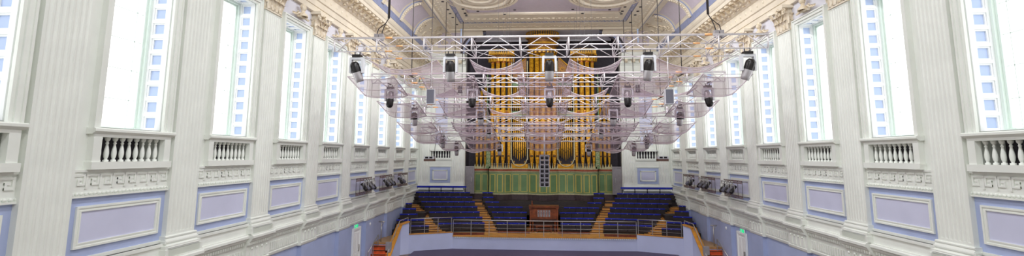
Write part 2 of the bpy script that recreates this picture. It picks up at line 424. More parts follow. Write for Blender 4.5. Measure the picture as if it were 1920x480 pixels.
    while y_ < YB: b.ball((W-.15, y_, 6.86), .07, 6, 0, (.4,1,1)); y_ += .6
    trim(b, ['plaster','carve'])
long_wall(-1); long_wall(1)
# ------------------------------------------------------------------ floor and rear wall
b = MB(); b.box(-W-1, W+1, YR-1, YB+5, -H0-.3, -H0, 0); st(b.build('floor', 'floor', loc=Z0))
b = MB(); b.box(-W-.9, W+.9, YR-.4, YR, -H0, 10.5, 0); st(b.build('wall_back', ['cream'], loc=Z0))
# ------------------------------------------------------------------ ceiling
ZC = 9.6; XI = 7.4; YE = 35.5
b = MB()
b.box(-XI-.2, XI+.2, YR, YE, ZC+.25, ZC+.4, 1)                       # slab above, lilac inner field is lower plate
b.box(-5.3, 5.3, YR, 31.6, ZC+.12, ZC+.26, 1)
for s_ in (-1, 1):
    b.box(s_*6.02, s_*7.15, YR, YE, ZC, ZC+.3, 0); b.box(s_*5.3, s_*5.68, YR, 31.6, ZC, ZC+.3, 0)
    b.box(s_*5.66, s_*6.04, YR, 33.3, ZC+.05, ZC+.3, 2)
b.box(-6.02, 6.02, 33.8, YE, ZC, ZC+.3, 0); b.box(-6.0, 6.0, 33.3, 33.8, ZC+.05, ZC+.3, 2); b.box(-5.68, 5.68, 31.6, 33.3, ZC, ZC+.3, 0)
st(b.build('ceiling', ['plaster','ceililac','bluegrey'], loc=Z0))
b = MB()
for s_ in (-1, 1):
    b.prism([(s_*7.1,ZC+.05),(s_*7.1,ZC-.1),(s_*7.16,ZC-.16),(s_*7.24,ZC-.16),(s_*7.28,ZC-.1),(s_*7.34,ZC-.06),(s_*7.42,ZC-.06),(s_*7.46,ZC+.05)], YR, YE, 'y', 0)
    b.box(s_*7.27, s_*7.33, YR, YE, ZC-.11, ZC-.02, 2)  # blue-grey line paints the shading of the moulding
b.prism([(YE-.3,ZC+.05),(YE-.3,ZC-.04),(YE-.2,ZC-.08),(YE,ZC-.08),(YE,ZC+.5),(YE-.1,ZC+.5)], -7.4, 7.4, 'x', 0)
# festoon and bead mouldings of the flat ceiling
y_ = YR+.2
while y_ < YE-.3:
    for s_ in (-1,1): b.ball((s_*6.9, y_, ZC), .07, 6, 1, (1,1.2,.5)); b.ball((s_*6.62, y_+.2, ZC), .05, 6, 1, (1.6,1,.5))
    y_ += .4
x_ = -5.4
while x_ < 5.5:
    b.ball((x_, 32.55, ZC), .09, 6, 1, (1.6,.8,.6)); b.ball((x_+.22, 32.75, ZC), .06, 6, 1, (1,1,.6)); x_ += .44
x_ = -5.9
while x_ < 6:
    b.ball((x_, 34.55, ZC), .06, 6, 1, (1,1,.6)); 
    b.tube([(x_+.15,34.5,ZC),(x_+.4,34.7,ZC),(x_+.65,34.5,ZC)], .03, 4, 1); x_ += .85
x_ = -5.9
while x_ < 5.95:
    b.tube([(x_,33.45,ZC+.05),(x_+.12,33.65,ZC+.04),(x_+.26,33.5,ZC+.05),(x_+.42,33.62,ZC+.05)], .03, 4, 0); x_ += .52
y_ = YR
while y_ < 33.2:
    for s_ in (-1,1): b.tube([(s_*5.75,y_,ZC+.05),(s_*5.93,y_+.14,ZC+.04),(s_*5.78,y_+.28,ZC+.05),(s_*5.93,y_+.42,ZC+.05)], .022, 4, 3)
    y_ += .52
# medallion rings over the inner field
for cy in (28.3, 17.5):
    for s_ in (-1, 1):
        for r, th in ((2.3,.1),(1.75,.16),(1.2,.08),(.8,.12)):
            pts = [(s_*3.9+r*math.cos(2*PI*i/48), cy+r*math.sin(2*PI*i/48), ZC+.1) for i in range(49)]
            b.tube(pts, th, 6, 0, cap=False)
        for i in range(52):
            t = 2*PI*i/52; b.ball((s_*3.9+2.05*math.cos(t), cy+2.05*math.sin(t), ZC+.08), .1, 6, 1)
        b.lathe([(2.3,.12),(2.3,.02),(0,.02)], (s_*3.9,cy,ZC+.06), 40, 0)
b.box(-5.3, -5.15, YR, 31.6, ZC+.02, ZC+.2, 0); b.box(5.15, 5.3, YR, 31.6, ZC+.02, ZC+.2, 0); b.box(-5.3, 5.3, 31.45, 31.6, ZC+.02, ZC+.2, 0)
# patera in the middle of the end border
spiral(b, (.25,32.6,ZC), (1,0,0), (0,1,0), .22, 1.5, .05, 1); spiral(b, (-.25,32.6,ZC), (1,0,0), (0,1,0), .22, 1.5, .05, 1, -1)
trim(b, ['plaster','carve','bluegrey','ceililac'])
# coved sides with ribs
RIBS = [31.9-3.45*i for i in range(11)]
def cove_piece(b, fn, u0, u1, t0, t1, off, mi, n=12, cap=True):
    """strip of the cove between angles t0..t1, u along the wall, raised by off"""
    vs = []
    for i in range(n+1):
        t = t0+(t1-t0)*i/n
        for o_ in (0, off):
            for u in (u0, u1): vs.append(fn(u, t, o_))
    fs = []
    for i in range(n):
        a = i*4; c = a+4
        fs += [(a+2,a+3,c+3,c+2),(a,c,c+1,a+1),(a,a+2,c+2,c),(a+1,c+1,c+3,a+3)]
    fs += [(0,1,3,2),(n*4,n*4+2,n*4+3,n*4+1)]
    b.add(vs, fs, mi)
for sx in (-1, 1):
    b = MB(sx)
    def F(u, t, o_):
        x, z = cove(t); return (x-o_*math.cos(t), u, z-o_*math.sin(t))
    vs = []; n = 14
    for i in range(n+1):
        t = PI/2*i/n; x, z = cove(t); vs += [(x,YR,z),(x,YB,z),(x+.3,YR,z+.3),(x+.3,YB,z+.3)]
    b.smooth = True
    b.add(vs, [(i*4,i*4+1,i*4+5,i*4+4) for i in range(n)]+[(i*4+2,i*4+6,i*4+7,i*4+3) for i in range(n)], 0); b.smooth = False
    cove_piece(b, F, YR, YB, 0.0, .26, .02, 2)
    ys = [35.6]+RIBS
    for i, (ya, yb) in enumerate(zip(ys, ys[1:])):
        lo, hi = yb+.22, ya-.22
        if i == 0: cove_piece(b, F, lo, hi+.9, .3, 1.5, .015, 4)
        else: cove_piece(b, F, lo+.28, hi-.28, .42, 1.36, .015, 1)
    for y_ in RIBS:
        cove_piece(b, F, y_-.17, y_+.17, .2, 1.5, .10, 0); cove_piece(b, F, y_-.24, y_-.2, .2, 1.5, .06, 2); cove_piece(b, F, y_+.2, y_+.24, .2, 1.5, .06, 2)
        for i in range(12):
            t = .28+i*.1; b.ball(F(y_, t, .1), .07, 6, 3)
    # scrolling relief in the last bay
    for i in range(16):
        u = 32.4+random.random()*4.2; t = .4+random.random()*1.0; c = F(u, t, .05); e1 = Vector((0,1,0)); e2 = (Vector(F(u,t+.1,.05))-Vector(c)).normalized()
        spiral(b, c, e1, e2, .22+random.random()*.12, 1.5, .05, 3, random.choice((-1,1)))
    trim(b, ['plaster','ceililac','blue' if False else 'bluegrey','carve','plaster'])
# ------------------------------------------------------------------ end wall with the organ recess
XR = 6.12
for s_ in (-1, 1):
    b = MB()
    b.box(s_*XR, s_*(W+.9), YB, YB+.5, -H0, -.17, 0); b.box(s_*XR, s_*(W+.9), YB, YB+.5, .38, 9.9, 0)
    for a, c in ((XR,7.28),(8.82,W+.9)): b.box(s_*a, s_*c, YB, YB+.5, -.17, .38, 0)
    b.box(s_*7.2, s_*8.9, YB+.35, YB+.5, -.17, .38, 4)  # dark niche back, shade behind the end balusters put into colour
    st(b.build('wall_front_left' if s_ < 0 else 'wall_front_right', ['cream','blue','lilac','plinth','recess'], loc=Z0))
b = MB(); b.box(-XR, XR, 38.4, YB+3.5, -H0, -3.0, 0); st(b.build('floor_recess', 'plinth', loc=Z0))
b = MB()                                   # recess: sides, back, vault
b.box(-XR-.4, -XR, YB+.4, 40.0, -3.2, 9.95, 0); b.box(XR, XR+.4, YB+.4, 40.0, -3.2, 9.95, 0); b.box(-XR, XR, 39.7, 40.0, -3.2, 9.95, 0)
b.box(-XR-.4, XR+.4, YE+.02, 40.0, 9.95, 10.1, 3)
b.box(-5.7, 5.7, 38.9, 39.1, 9.5, 9.95, 3)  # header face added to catch the hall light under the vault
for s_ in (-1, 1):                         # arched corner spandrels with ribs
    for yy, m_, r0, r1, d in ((36.5,1,1.75,3.4,.06),(36.42,2,1.68,1.8,.12),(36.38,0,1.5,1.62,.2),(36.3,0,1.85,1.98,.12)):
        pts0 = [(s_*(XR+.05-1.75-.0+r0*math.cos(t)), 7.98+r0*math.sin(t)*.93) for t in [PI/2*i/12 for i in range(13)]]
        if r1 > 3: pts1 = [(s_*(XR+.05-1.75+min(2.0, 3*math.cos(t)/max(math.cos(t),math.sin(t)))), 7.98+min(1.63, 3*math.sin(t)/max(math.cos(t),math.sin(t)))) for t in [PI/2*i/12 for i in range(13)]]
        else: pts1 = [(s_*(XR+.05-1.75+r1*math.cos(t)), 7.98+r1*math.sin(t)*.93) for t in [PI/2*i/12 for i in range(13)]]
        prof = pts0+pts1[::-1]
        for i in range(12):
            b.prism([pts0[i],pts0[i+1],pts1[i+1],pts1[i]], yy, yy+d, 'y', m_)
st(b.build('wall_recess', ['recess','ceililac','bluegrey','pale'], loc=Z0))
# end wall trim: fluted pilasters, panel, balusters, entablature, coved top
for sx in (-1, 1):
    b = MB(sx); Y = YB-.12
    for x0, x1, n in ((8.92,9.7,6),(6.22,7.12,7)):
        P = [(x, y) for y, x in flute_profile(x0, x1, Y, n)]
        b.prism(P+[(x1,YB+.02),(x0,YB+.02)], -2.0, 5.1, 'z', 0)
        b.box(x0-.06, x1+.06, Y-.06, YB, -2.28, -2.1, 0); b.box(x0-.03, x1+.03, Y-.03, YB, -2.1, -2.0, 0)
        b.box(x0, x1, Y-.04, YB, 5.1, 5.2, 0); b.box(x0-.1, x1+.1, Y-.2, YB, 5.93, 6.05, 0); b.box(x0+.03,x1-.03,Y,YB,5.1,5.95,0)
        for i in range(4): leaf(b, (x0+.1+i*(x1-x0-.2)/3, Y, 5.2), (0,-1,0), (1,0,0), .36, .24, .14, 3)
        for i in range(5): leaf(b, (x0+.02+i*(x1-x0-.04)/4, Y, 5.36), (0,-1,0), (1,0,0), .42, .22, .2, 3)
        for q in (x0, x1): spiral(b, (q,Y-.14,5.8), (1,0,0), (0,0,1), .13, 1.5, .03, 3)
    b.box(6.16, W, Y-.12, YB, -2.55, -2.28, 0); b.box(6.16, W, Y-.2, YB, -2.62, -2.5, 0)
    # blue field, moulding and lilac panel
    b.box(7.26, 8.86, YB-.03, YB, -2.1, -.9, 1)
    for g, wd, dp in ((.2,.05,.08),(.25,.04,.05)):
        a, c, z0, z1 = 7.26+g, 8.86-g, -2.1+g, -.9-g
        b.box(a,a+wd,YB-dp,YB,z0,z1,0); b.box(c-wd,c,YB-dp,YB,z0,z1,0); b.box(a,c,YB-dp,YB,z0,z0+wd,0); b.box(a,c,YB-dp,YB,z1-wd,z1,0)
    b.box(7.55, 8.57, YB-.04, YB, -1.81, -1.19, 2)
    b.box(7.2, 8.9, YB-.06, YB, -.86, -.8, 0); b.box(7.2, 8.9, YB-.06, YB, -.36, -.3, 0)
    b.box(7.2, 8.9, YB-.1, YB, -.3, -.17, 0); b.box(7.2, 8.9, YB-.12, YB, .38, .55, 0)
    # blind window: pale lilac panel in a frame
    b.box(7.55, 8.5, YB-.04, YB, .9, 4.9, 2)
    for a, c in ((7.4,7.5),(8.55,8.65)): b.box(a, c, YB-.08, YB, .6, 5.1, 0)
    b.box(7.4, 8.65, YB-.08, YB, 5.0, 5.1, 0)
    # entablature returning along the end wall
    b.prism([(YB-.14,6.05),(YB-.14,6.3),(YB-.18,6.3),(YB-.18,6.55),(YB-.24,6.58),(YB-.24,6.64),(YB-.14,6.68),(YB-.14,7.1),(YB-.2,7.12),(YB-.3,7.24),(YB-.42,7.26),(YB-.42,7.5),(YB-.88,7.5),(YB-.88,7.68),(YB-.98,7.82),(YB-1.0,7.95),(YB-.95,8.05),(YB+.1,8.05),(YB+.1,6.05)], XR, W, 'x', 0)
    x_ = 6.5
    while x_ < 9.2: b.box(x_-.11, x_+.11, YB-.84, YB-.42, 7.3, 7.5, 3); x_ += .58
    trim(b, ['cream','blue','lilac','carve'])
    r = bpy.data.objects['trim_%d' % trim_no]
    q = MB(); q.lathe(BAL, (0,0,0), 10); bp = None
    for i in range(7):
        if bp is None: bp = c = q.build('baluster', 'cream', r)
        else: c = bp.copy(); COL.objects.link(c); c.parent = r
        c.location = (sx*(7.42+i*.21), YB+.04, -.16)
    b = MB(sx)                             # cove above the end wall
    def G(u, t, o_):
        x, z = cove(t); yy = YB-(W-x)+.35
        return (u, yy-o_*math.cos(t), z-o_*math.sin(t))
    vs = []; n = 12
    for i in range(n+1):
        t = PI/2*i/n; p = G(0,t,0); vs += [(4.6,p[1],p[2]) if t > 1.0 else (XR-.05,p[1],p[2]), (8.9,p[1],p[2])]
    b.smooth = True; b.add(vs, [(i*2,i*2+1,i*2+3,i*2+2) for i in range(n)], 0); b.smooth = False
    cove_piece(b, G, 6.3, 8.3, .35, 1.3, .015, 1)
    for i in range(12):
        u = 6.3+random.random()*2; t = .35+random.random()*.9; c = G(u,t,.05); e2 = (Vector(G(u,t+.1,.05))-Vector(c)).normalized()
        spiral(b, c, (1,0,0), e2, .2+random.random()*.1, 1.5, .045, 2, random.choice((-1,1)))
    trim(b, ['plaster','ceililac','carve'])
# grey doors beside the organ
DN = 0
def door(name_mat, w_, h, loc, rz, handle_side=1):
    global DN
    DN += 1
    r = thing('door_%d' % DN, None, None, loc, rz, kind='structure')
    b = MB(); b.box(-w_/2, w_/2, -.04, 0, 0, h, 0)
    for z0, z1 in ((.15,h*.42),(h*.47,h-.15)):
        for a, c in ((-w_/2+.1,-.04),(.04,w_/2-.1)): b.box(a, c, -.055, -.04, z0, z1, 0)
    b.box(-w_/2-.1, -w_/2, -.08, .02, 0, h+.1, 0); b.box(w_/2, w_/2+.1, -.08, .02, 0, h+.1, 0); b.box(-w_/2, w_/2, -.08, .02, h, h+.1, 0)
    b.build('door_leaf', name_mat, r)
    b = MB(); b.box(handle_side*(w_/2-.16), handle_side*(w_/2-.1), -.1, -.04, h*.45, h*.62)
    b.build('door_handle', 'steel', r)
for s_ in (-1, 1): door('greydoor', .62, 2.05, (s_*5.8, 37.95, H0-2.95), 0, s_*-1)
for s_ in (-1, 1): door('white', .85, 2.1, (s_*(W-.02), 25.2, 0), -s_*PI/2, 1)
# ceiling ports
PORTS = [(780,3),(830,3),(840,18),(844,25.5),(849,32.7),(857,46),(868,17),(872,25),(874.5,29.5),(896,21),(965,18.5),(946,26.7),(1074,17.5),(1092,25),(1172,13),(1167,21),(1165,26),(1143,18),(1201,13),(1196,21),(1191,28),(1182,42)]
import json
def ray(x, y):
    a = (x-960)/893.2; b_ = (176.2-y)/893.2; c, s = math.cos(.0035), math.sin(.0035); a, b_ = a*c-b_*s, a*s+b_*c
    fw = math.cos(.1294)-b_*math.sin(.1294); z = math.sin(.1294)+b_*math.cos(.1294); c, s = math.cos(.0569), math.sin(.0569)
    return (a*c-fw*s, a*s+fw*c, z)
def onZ(x, y, z): d = ray(x, y); t = z/d[2]; return (-.274+d[0]*t, d[1]*t, z)
def onY(x, y, Y): d = ray(x, y); t = Y/d[1]; return (-.274+d[0]*t, Y, d[2]*t)
def onX(x, y, X): d = ray(x, y); t = (X+.274)/d[0]; return (X, d[1]*t, d[2]*t)
# real positions on the ceiling, mirrored about the hall's axis
b = MB()
for x, y in PORTS:
    p = onZ(x, y, ZC-.01)
    b.lathe([(.08,.0),(.10,.0),(.10,-.015),(.075,-.015),(.075,.0)], p, 12, 1); b.lathe([(.08,-.005),(0,-.004)], p, 12, 0)
trim(b, ['dark','recess'])
#PART2
# ------------------------------------------------------------------ stage, choir tiers, stairs
ZF = -5.05                                   # choir floor
def rowY(i): return 37.0-.667*i
def rowZ(i): return -2.755-.286*i             # top of a bench back
def tierZ(i): return rowZ(i)-.62              # tread a bench stands on
b = MB(); b.box(-7.95, 7.95, 20, 30.9, -H0, -5.8, 0); b.build('trim_stage_floor', 'stage', loc=Z0)
bpy.data.objects['trim_stage_floor'].name = 'floor_stage'; st(bpy.data.objects['floor_stage'])
b = MB(); b.prism([(-5.75,30.9),(5.75,30.9),(8.3,29.9),(8.8,29.4),(W,30.2),(W,YB),(-W,YB),(-W,30.2),(-8.8,29.4),(-8.3,29.9)], -H0, ZF, 'z'); st(b.build('floor_choir', 'wood', loc=Z0))
b = MB()
for i in range(7):                            # one wide step per bench, pale wood riser board below the first
    y0 = rowY(i)-.5
    for s_ in (-1, 1): b.box(s_*1.35, s_*(W-.02), y0, YB-.02, (tierZ(i+1) if i < 6 else ZF), tierZ(i), 0)
    b.box(-1.35, 1.35, max(y0,35.3), YB-.02, ZF, tierZ(i), 0)
st(b.build('floor_choir_tiers', 'seatdark', loc=Z0))
# side landings with the choir's lowest tier behind them
LY = 28.1; LZ = -5.0; XW = 8.8
for sx in (-1, 1):
    b = MB(sx); b.box(XW+.1, W-.02, LY, 30.25, LZ-.12, LZ, 1); b.box(XW+.1, W-.02, LY+.02, 30.25, -H0, LZ-.12, 0)
    for k in range(3): b.box(XW+.1, XW+.62, 30.25+.3*k, 31.3, LZ+.14*k, LZ+.14*(k+1), 2)
    st(b.build('floor_landing', ['blue','tan','seatdark'], loc=Z0))
    t = thing('stair_flight', 'orange-red carpeted steps down from the landing by the %s-hand wall' % ('left' if sx < 0 else 'right'), 'stairs', (sx*9.35, LY, 0), kind='structure')
    b = MB(sx)
    for k in range(5):
        z1 = LZ-.17*(k+1)+H0; y1 = LY-.30*k
        b.box(XW+.1-9.35, W-.02-9.35, -.30*(k+1), -.30*k, 0, max(z1,.02), 0)
    b.build('step', 'redstep', t)
    b = MB(sx)
    for k in range(5): z1 = LZ-.17*(k+1)+H0; b.box(XW+.1-9.35, W-.02-9.35, -.30*(k+1)-.02, -.30*(k+1)+.03, max(z1,.02)-.03, max(z1,.02)+.006)
    b.build('step_nosing', 'woodd', t)
# lilac parapet
b = MB()
cr = [(-9, 0)]
def wall_seg(b, p, q, z0, z1a, z1b, th=.16, mi=0):
    p = Vector(p); q = Vector(q); d = (q-p).normalized(); n_ = Vector((-d.y, d.x))*th
    P = [p, q, q+n_, p+n_]; z = [z1a, z1b, z1b, z1a]
    b.add([(v.x,v.y,z0) for v in P]+[(v.x,v.y,zz) for v, zz in zip(P,z)], [(0,3,2,1),(4,5,6,7),(0,1,5,4),(1,2,6,5),(2,3,7,6),(3,0,4,7)], mi)
arc = [(-5.75,30.75)]+[(x, 30.75-.1*(1-(x/5.75)**2)) for x in (-4,-2,0,2,4)]+[(5.75,30.75)]
for p, q in zip(arc, arc[1:]): wall_seg(b, p, q, -H0, ZF, ZF)
for s_ in (-1, 1):
    p, q = ((-8.3,29.7),(-5.75,30.75)) if s_ < 0 else ((5.75,30.75),(8.3,29.7))
    wall_seg(b, p, q, -H0, -4.82, -4.82)
    path = [(8.3,29.7,-4.05),(8.76,29.35,-4.2),(8.8,28.0,-5.17),(8.8,27.2,-5.75)]
    for (xa,ya,za),(xb,yb,zb) in zip(path, path[1:]):
        for (w_, z0a, z0b, z1a, z1b, mi) in ((.09,-H0,-H0,za,zb,0),(.17,za,zb,za+.06,zb+.06,1)):
            d = Vector((xb-xa, yb-ya)).normalized(); n_ = Vector((-d.y, d.x))*w_
            Q = [(s_*(xa+n_.x),ya+n_.y),(s_*(xb+n_.x),yb+n_.y),(s_*(xb-n_.x),yb-n_.y),(s_*(xa-n_.x),ya-n_.y)]; zl = [z0a,z0b,z0b,z0a]; zu = [z1a,z1b,z1b,z1a]
            b.add([(x,y,z) for (x,y),z in zip(Q,zl)]+[(x,y,z) for (x,y),z in zip(Q,zu)], [(0,3,2,1),(4,5,6,7),(0,1,5,4),(1,2,6,5),(2,3,7,6),(3,0,4,7)], mi)
    wall_seg(b, (p[0],p[1]-.03), (q[0],q[1]-.03), -4.82, -4.78, -4.78, .24, 2)
for p, q in zip(arc, arc[1:]): wall_seg(b, (p[0],p[1]-.05), (q[0],q[1]-.05), ZF, ZF+.035, ZF+.035, .3, 2)
for i in range(90): b.box(-5.6+i*.1256, -5.55+i*.1256, 30.66-.1*(1-((-5.6+i*.1256)/5.75)**2), 30.9, ZF-.07, ZF-.02, 3)
trim(b, ['lilacwall','cap','cap','cream'])
# stainless railing pieces
def rail_thing(name, label, pts, post_h, n_posts, mids=(.5,), r=.028, base=None, cat='railing'):
    c = Vector(pts[0]); t = thing(name, label, cat, (c.x, c.y, c.z+H0))
    rel = [Vector(p)-c for p in pts]
    b = MB(); b.tube([p+Vector((0,0,post_h)) for p in rel], r, 8); b.build('top_rail', 'steel', t)
    for m_ in mids:
        b = MB(); b.tube([p+Vector((0,0,post_h*m_)) for p in rel], .009, 5); b.build('wire', 'steel', t)
    L = [0]
    for p, q in zip(rel, rel[1:]): L.append(L[-1]+(q-p).length)
    for i in range(n_posts):
        s_ = L[-1]*i/(n_posts-1)
        for j in range(len(rel)-1):
            if s_ <= L[j+1]+1e-6:
                f = (s_-L[j])/(L[j+1]-L[j]); p = rel[j].lerp(rel[j+1], f); break
        b = MB(); b.box(p.x-.02, p.x+.02, p.y-.012, p.y+.012, p.z, p.z+post_h); b.build('post', 'steel', t)
    return t
rail_thing('guard_railing', 'long thin stainless railing along the front edge of the wooden choir floor', [(x, y+.14, ZF+.035) for x, y in arc], .96, 11, (.25,.5,.75), r=.03)
for s_, sd in ((-1,'left'), (1,'right')):
    rail_thing('guard_railing', 'short stainless railing on top of the %s-hand wing of the lilac parapet' % sd, [(s_*5.85,30.78,-4.78),(s_*8.2,29.8,-4.78)], .9, 4, (.25,.5,.75))
    rail_thing('stair_handrail', 'stainless handrail above the sloping orange wood cap on the %s-hand side' % sd, [(s_*8.8,27.25,-5.66),(s_*8.8,28.0,-5.11),(s_*8.76,29.35,-4.14),(s_*8.34,29.66,-3.99)], .2, 5, (), r=.026, cat='handrail')
    t = rail_thing('stair_handrail', 'stainless wall-side handrail beside the red steps on the %s-hand side' % sd, [(s_*(W-.32),26.3,-5.93),(s_*(W-.32),27.9,-5.25)], .7, 3, (), r=.026, cat='handrail')
    t = thing('hoop_barrier', 'tall stainless hoop with a forked arm at the top of the %s-hand red steps' % sd, 'barrier', (s_*9.55, 28.3, H0+LZ))
    b = MB(); b.tube([(-s_*0,0,0),(0,0,1.12)], .028, 8); b.build('post', 'steel', t)
    b = MB(); b.tube([(-.16,0,1.14),(.2,0,1.14)], .035, 8); b.tube([(.16,0,1.14),(0,0,.85)], .018, 6); b.build('cross_arm', 'steel', t)
    b = MB(); b.box(-.15,.15,-.1,.1,0,.55); o = b.build('equipment_box', 'greydoor', loc=(s_*8.86,27.6,H0-5.45)); 
    tag(o, 'small grey metal box at the foot of the %s-hand sloping parapet' % sd, 'box')
# ------------------------------------------------------------------ choir benches
ROWN = ['front','second','third','fourth','fifth','sixth','top']
def bench(name_block, i, xa, xb, dy=0., rz=0., dz=0., pivot=None, g=None):
    """xa..xb along x at row i; rz turns about the end away from the axis"""
    z = tierZ(i)+dz; L = abs(xb-xa); xm = (xa+xb)/2
    t = thing('choir_bench', '%s blue-topped bench row from the front, %s' % (ROWN[6-i], name_block), 'bench', (xm, rowY(i)+dy, H0+z), rz, g)
    n = max(1, round(L/.82)); w_ = L/n; h = .62
    for k in range(n):
        x0, x1 = -L/2+k*w_+.012, -L/2+(k+1)*w_-.012
        b = MB(); b.prism([(-.09,h-.085),(-.11,h-.04),(-.08,h),(.02,h+.0),(.05,h-.04),(.04,h-.085)], x0, x1, 'x')
        b.ball(((x0+x1)/2, -.125, h-.06), .018, 6, 1); b.build('backrest_pad', ['seatblue','lampwhite'], t)
        b = MB(); b.prism([(-.06,.0),(-.09,h-.09),(.0,h-.09),(.02,.0)], x0, x1, 'x'); b.box(x0+.02, x1-.02, -.42, -.07, .20, .27)
        b.build('seat_shell', 'seatdark', t)
    b = MB(); b.box(-L/2, L/2, -.30, -.24, -.02, .20); 
    for q in (-L/2+.02, L/2-.05): b.box(q, q+.03, -.42, .0, 0, .3)
    b.build('seat_frame', 'black', t)
    return t
def px2x(x, Y): return onY(x, 400, Y)[0]
inner = {0:(904,924),1:(905,925),2:(910,936),3:(915,980),4:(922,989),5:(926,992),6:(931,993)}
outerR = {0:881,1:885.5,2:890.5,3:895.5,4:900,5:905.5,6:909.5}
outerL = {0:768,1:785,2:791,3:798,4:807,5:815,6:824}
for i in range(7):
    Y = rowY(i)
    a, c = (px2x(q, Y) for q in inner[i]); a2, c2 = (px2x(q, Y) for q in (outerL[i], outerR[i]))
    for s_, sd in ((-1,'left'), (1,'right')):
        S = lambda x: x if s_ < 0 else -x
        c = min(c, -1.14)
        bench('%s of the organ console, inside the stair' % sd, i, S(a), S(c), g='inner choir benches')
        ang = math.radians(3.0*i*.55); L = c2-a2
        bench('%s block between the two wooden stairs' % sd, i, S(a2), S(c2), dy=-L/2*math.sin(ang), rz=-s_*ang if False else (ang if s_ < 0 else -ang), g='outer choir benches')
        if i >= 2:
            xs = {2:(748,772),3:(741,780),4:(741,783),5:(736,795),6:(772,805)}[i]
            Yb = Y-1.7
            a3, c3 = max(-9.72, px2x(xs[0], Yb)), px2x(xs[1], Yb)
            t = bench('short block against the %s-hand wall' % sd, i, S(a3), S(c3), dy=-1.7, rz=math.radians(10)*(1 if s_ < 0 else -1), g='wall-side choir benches')
b = MB()
for i in range(2, 7):                         # tiers under the wall-side benches
    for s_ in (-1, 1): b.box(s_*8.2, s_*(W-.02), rowY(i)-2.15, rowY(i)-1.0, ZF, tierZ(i), 0)
st(b.build('floor_side_tiers', 'seatdark', loc=Z0))
# wooden stairs
def stair(label, pt, pb, wt, wb, s_, Yt, Yb_, zt, zb, n=14):
    t = thing('stair_flight', label, 'stairs', ((pt+pb)/2, Yb_, H0+zb), kind='structure'); xm = (pt+pb)/2
    b = MB(); q = MB()
    for k in range(n):
        f0, f1 = k/n, (k+1)/n; x = pb+(pt-pb)*(f0+f1)/2-xm; w_ = (wb+(wt-wb)*f0)/2
        y0 = (Yt-Yb_)*f0; z1 = (zt-zb)*(k+1)/n
        b.box(x-w_, x+w_, y0, Yt-Yb_+.2, z1-(zt-zb)/n, z1); q.box(x-w_-.004, x+w_+.004, y0-.015, y0+.035, z1-.035, z1+.004)
    b.build('step', 'wood', t); q.build('step_nosing', 'woodd', t)
for s_, sd in ((-1,'left'), (1,'right')):
    S = lambda x: x if s_ < 0 else -x
    stair('honey wood stair between bench blocks just %s of the organ' % sd, S(px2x(893,37)), S(px2x(923,32.4)), .86, .84, s_, 36.9, 32.35, rowZ(0)-.62+.03, ZF)
    stair('honey wood stair nearest the %s-hand wall between bench blocks' % sd, S(px2x(773,35.8)), S(px2x(817,30.6)), .8, .86, s_, 35.9, 30.9, rowZ(1)-.62+.03, ZF)
# low red-brown kerbs in front of the first rows
for s_, sd in ((-1,'left'), (1,'right')):
    xa, xb = px2x(934,32.2), px2x(993,32.2)
    b = MB(); b.box(-(xb-xa)/2, (xb-xa)/2, 0, .08, 0, .14, 0); o = b.build('kerb_board', 'redwood', loc=(s_*abs(xa+xb)/2, 32.25, H0+ZF)); tag(o, 'low red-brown kerb board on the choir floor just %s of the console' % sd, 'kerb')
    xa, xb = px2x(848,31.6), px2x(910,31.9)
    b = MB(); b.box(-(xb-xa)/2, (xb-xa)/2, 0, .08, 0, .14, 0); o = b.build('kerb_board', 'redwood', loc=(s_*abs(xa+xb)/2, 31.3, H0+ZF)); o.rotation_euler.z = -s_*.12; tag(o, 'low red-brown kerb board in front of the outer bench block, %s side' % sd, 'kerb')
    # padded rail behind the top row
    t = thing('padded_rail', 'blue padded rail on dark posts behind the top bench row, %s side' % sd, 'railing', (s_*7.9, 37.3, H0-2.95))
    b = MB(); b.box(-1.98, 1.98, -.06, .06, .5, .62); b.build('rail_pad', 'seatblue', t)
    for k in range(5):
        b = MB(); b.box(-1.9+k*.94, -1.84+k*.94, -.03, .03, -.42, .5); b.build('post', 'black', t)
    b = MB(); b.box(-1.98, 1.98, -.01, .01, .1, .5); b.build('screen_panel', 'greydoor', t) if False else None
# ------------------------------------------------------------------ organ console
t = thing('organ_console', 'carved brown wooden organ console with open front standing before the organ plinth', 'organ console', (.03, 33.1, H0+ZF))
b = MB()
for s_ in (-1, 1): b.box(s_*.86, s_*.96, -.1, .7, 0, 1.62); b.box(s_*.82, s_*1.0, -.14, .7, 1.5, 1.62)
b.box(-.86, .86, .6, .7, 0, 1.62); b.build('case', 'mahog', t)
b = MB(); b.box(-1.02, 1.02, -.16, .74, 1.62, 1.70); b.box(-1.0, 1.0, -.13, .72, 1.56, 1.62)
b.lathe([(.07,0),(.05,.06),(.07,.1),(.03,.2),(.05,.28),(0,.36)], (-.8,.1,1.7), 10); b.build('cornice', 'mahog', t)
b = MB(); b.box(-.86, .86, -.04, .0, .86, 1.52)
for x in (-.62,.62): b.box(x-.12, x+.12, -.06, -.04, .92, 1.46)
b.build('screen', 'mahog', t)
for k in range(5):
    b = MB(); x = -.36+k*.18; b.box(x-.06, x+.06, -.055, -.035, .98, 1.42, 0); b.lathe([(.05,0),(.05,.02)], (x,-.06,1.2), 8, 1)
    for q in range(4): b.ball((x, -.06, 1.04+q*.11), .03, 6, 1)
    b.build('pierced_panel', ['lampgrey','mahogd'], t)
b = MB(); b.box(-.86, .86, -.22, .0, .76, .86); b.box(-.8,.8,-.3,-.2,.7,.74); b.build('key_desk', 'mahogd', t)
for s_ in (-1, 1):
    b = MB(); b.lathe([(.07,0),(.07,.06),(.04,.1),(.05,.3),(.035,.5),(.06,.62),(.06,.76)], (s_*.74,-.16,0), 10); b.build('leg', 'mahog', t)
b = MB(); b.box(-.8, .8, .1, .2, 0, .76); b.build('back_panel', 'mahogd', t)
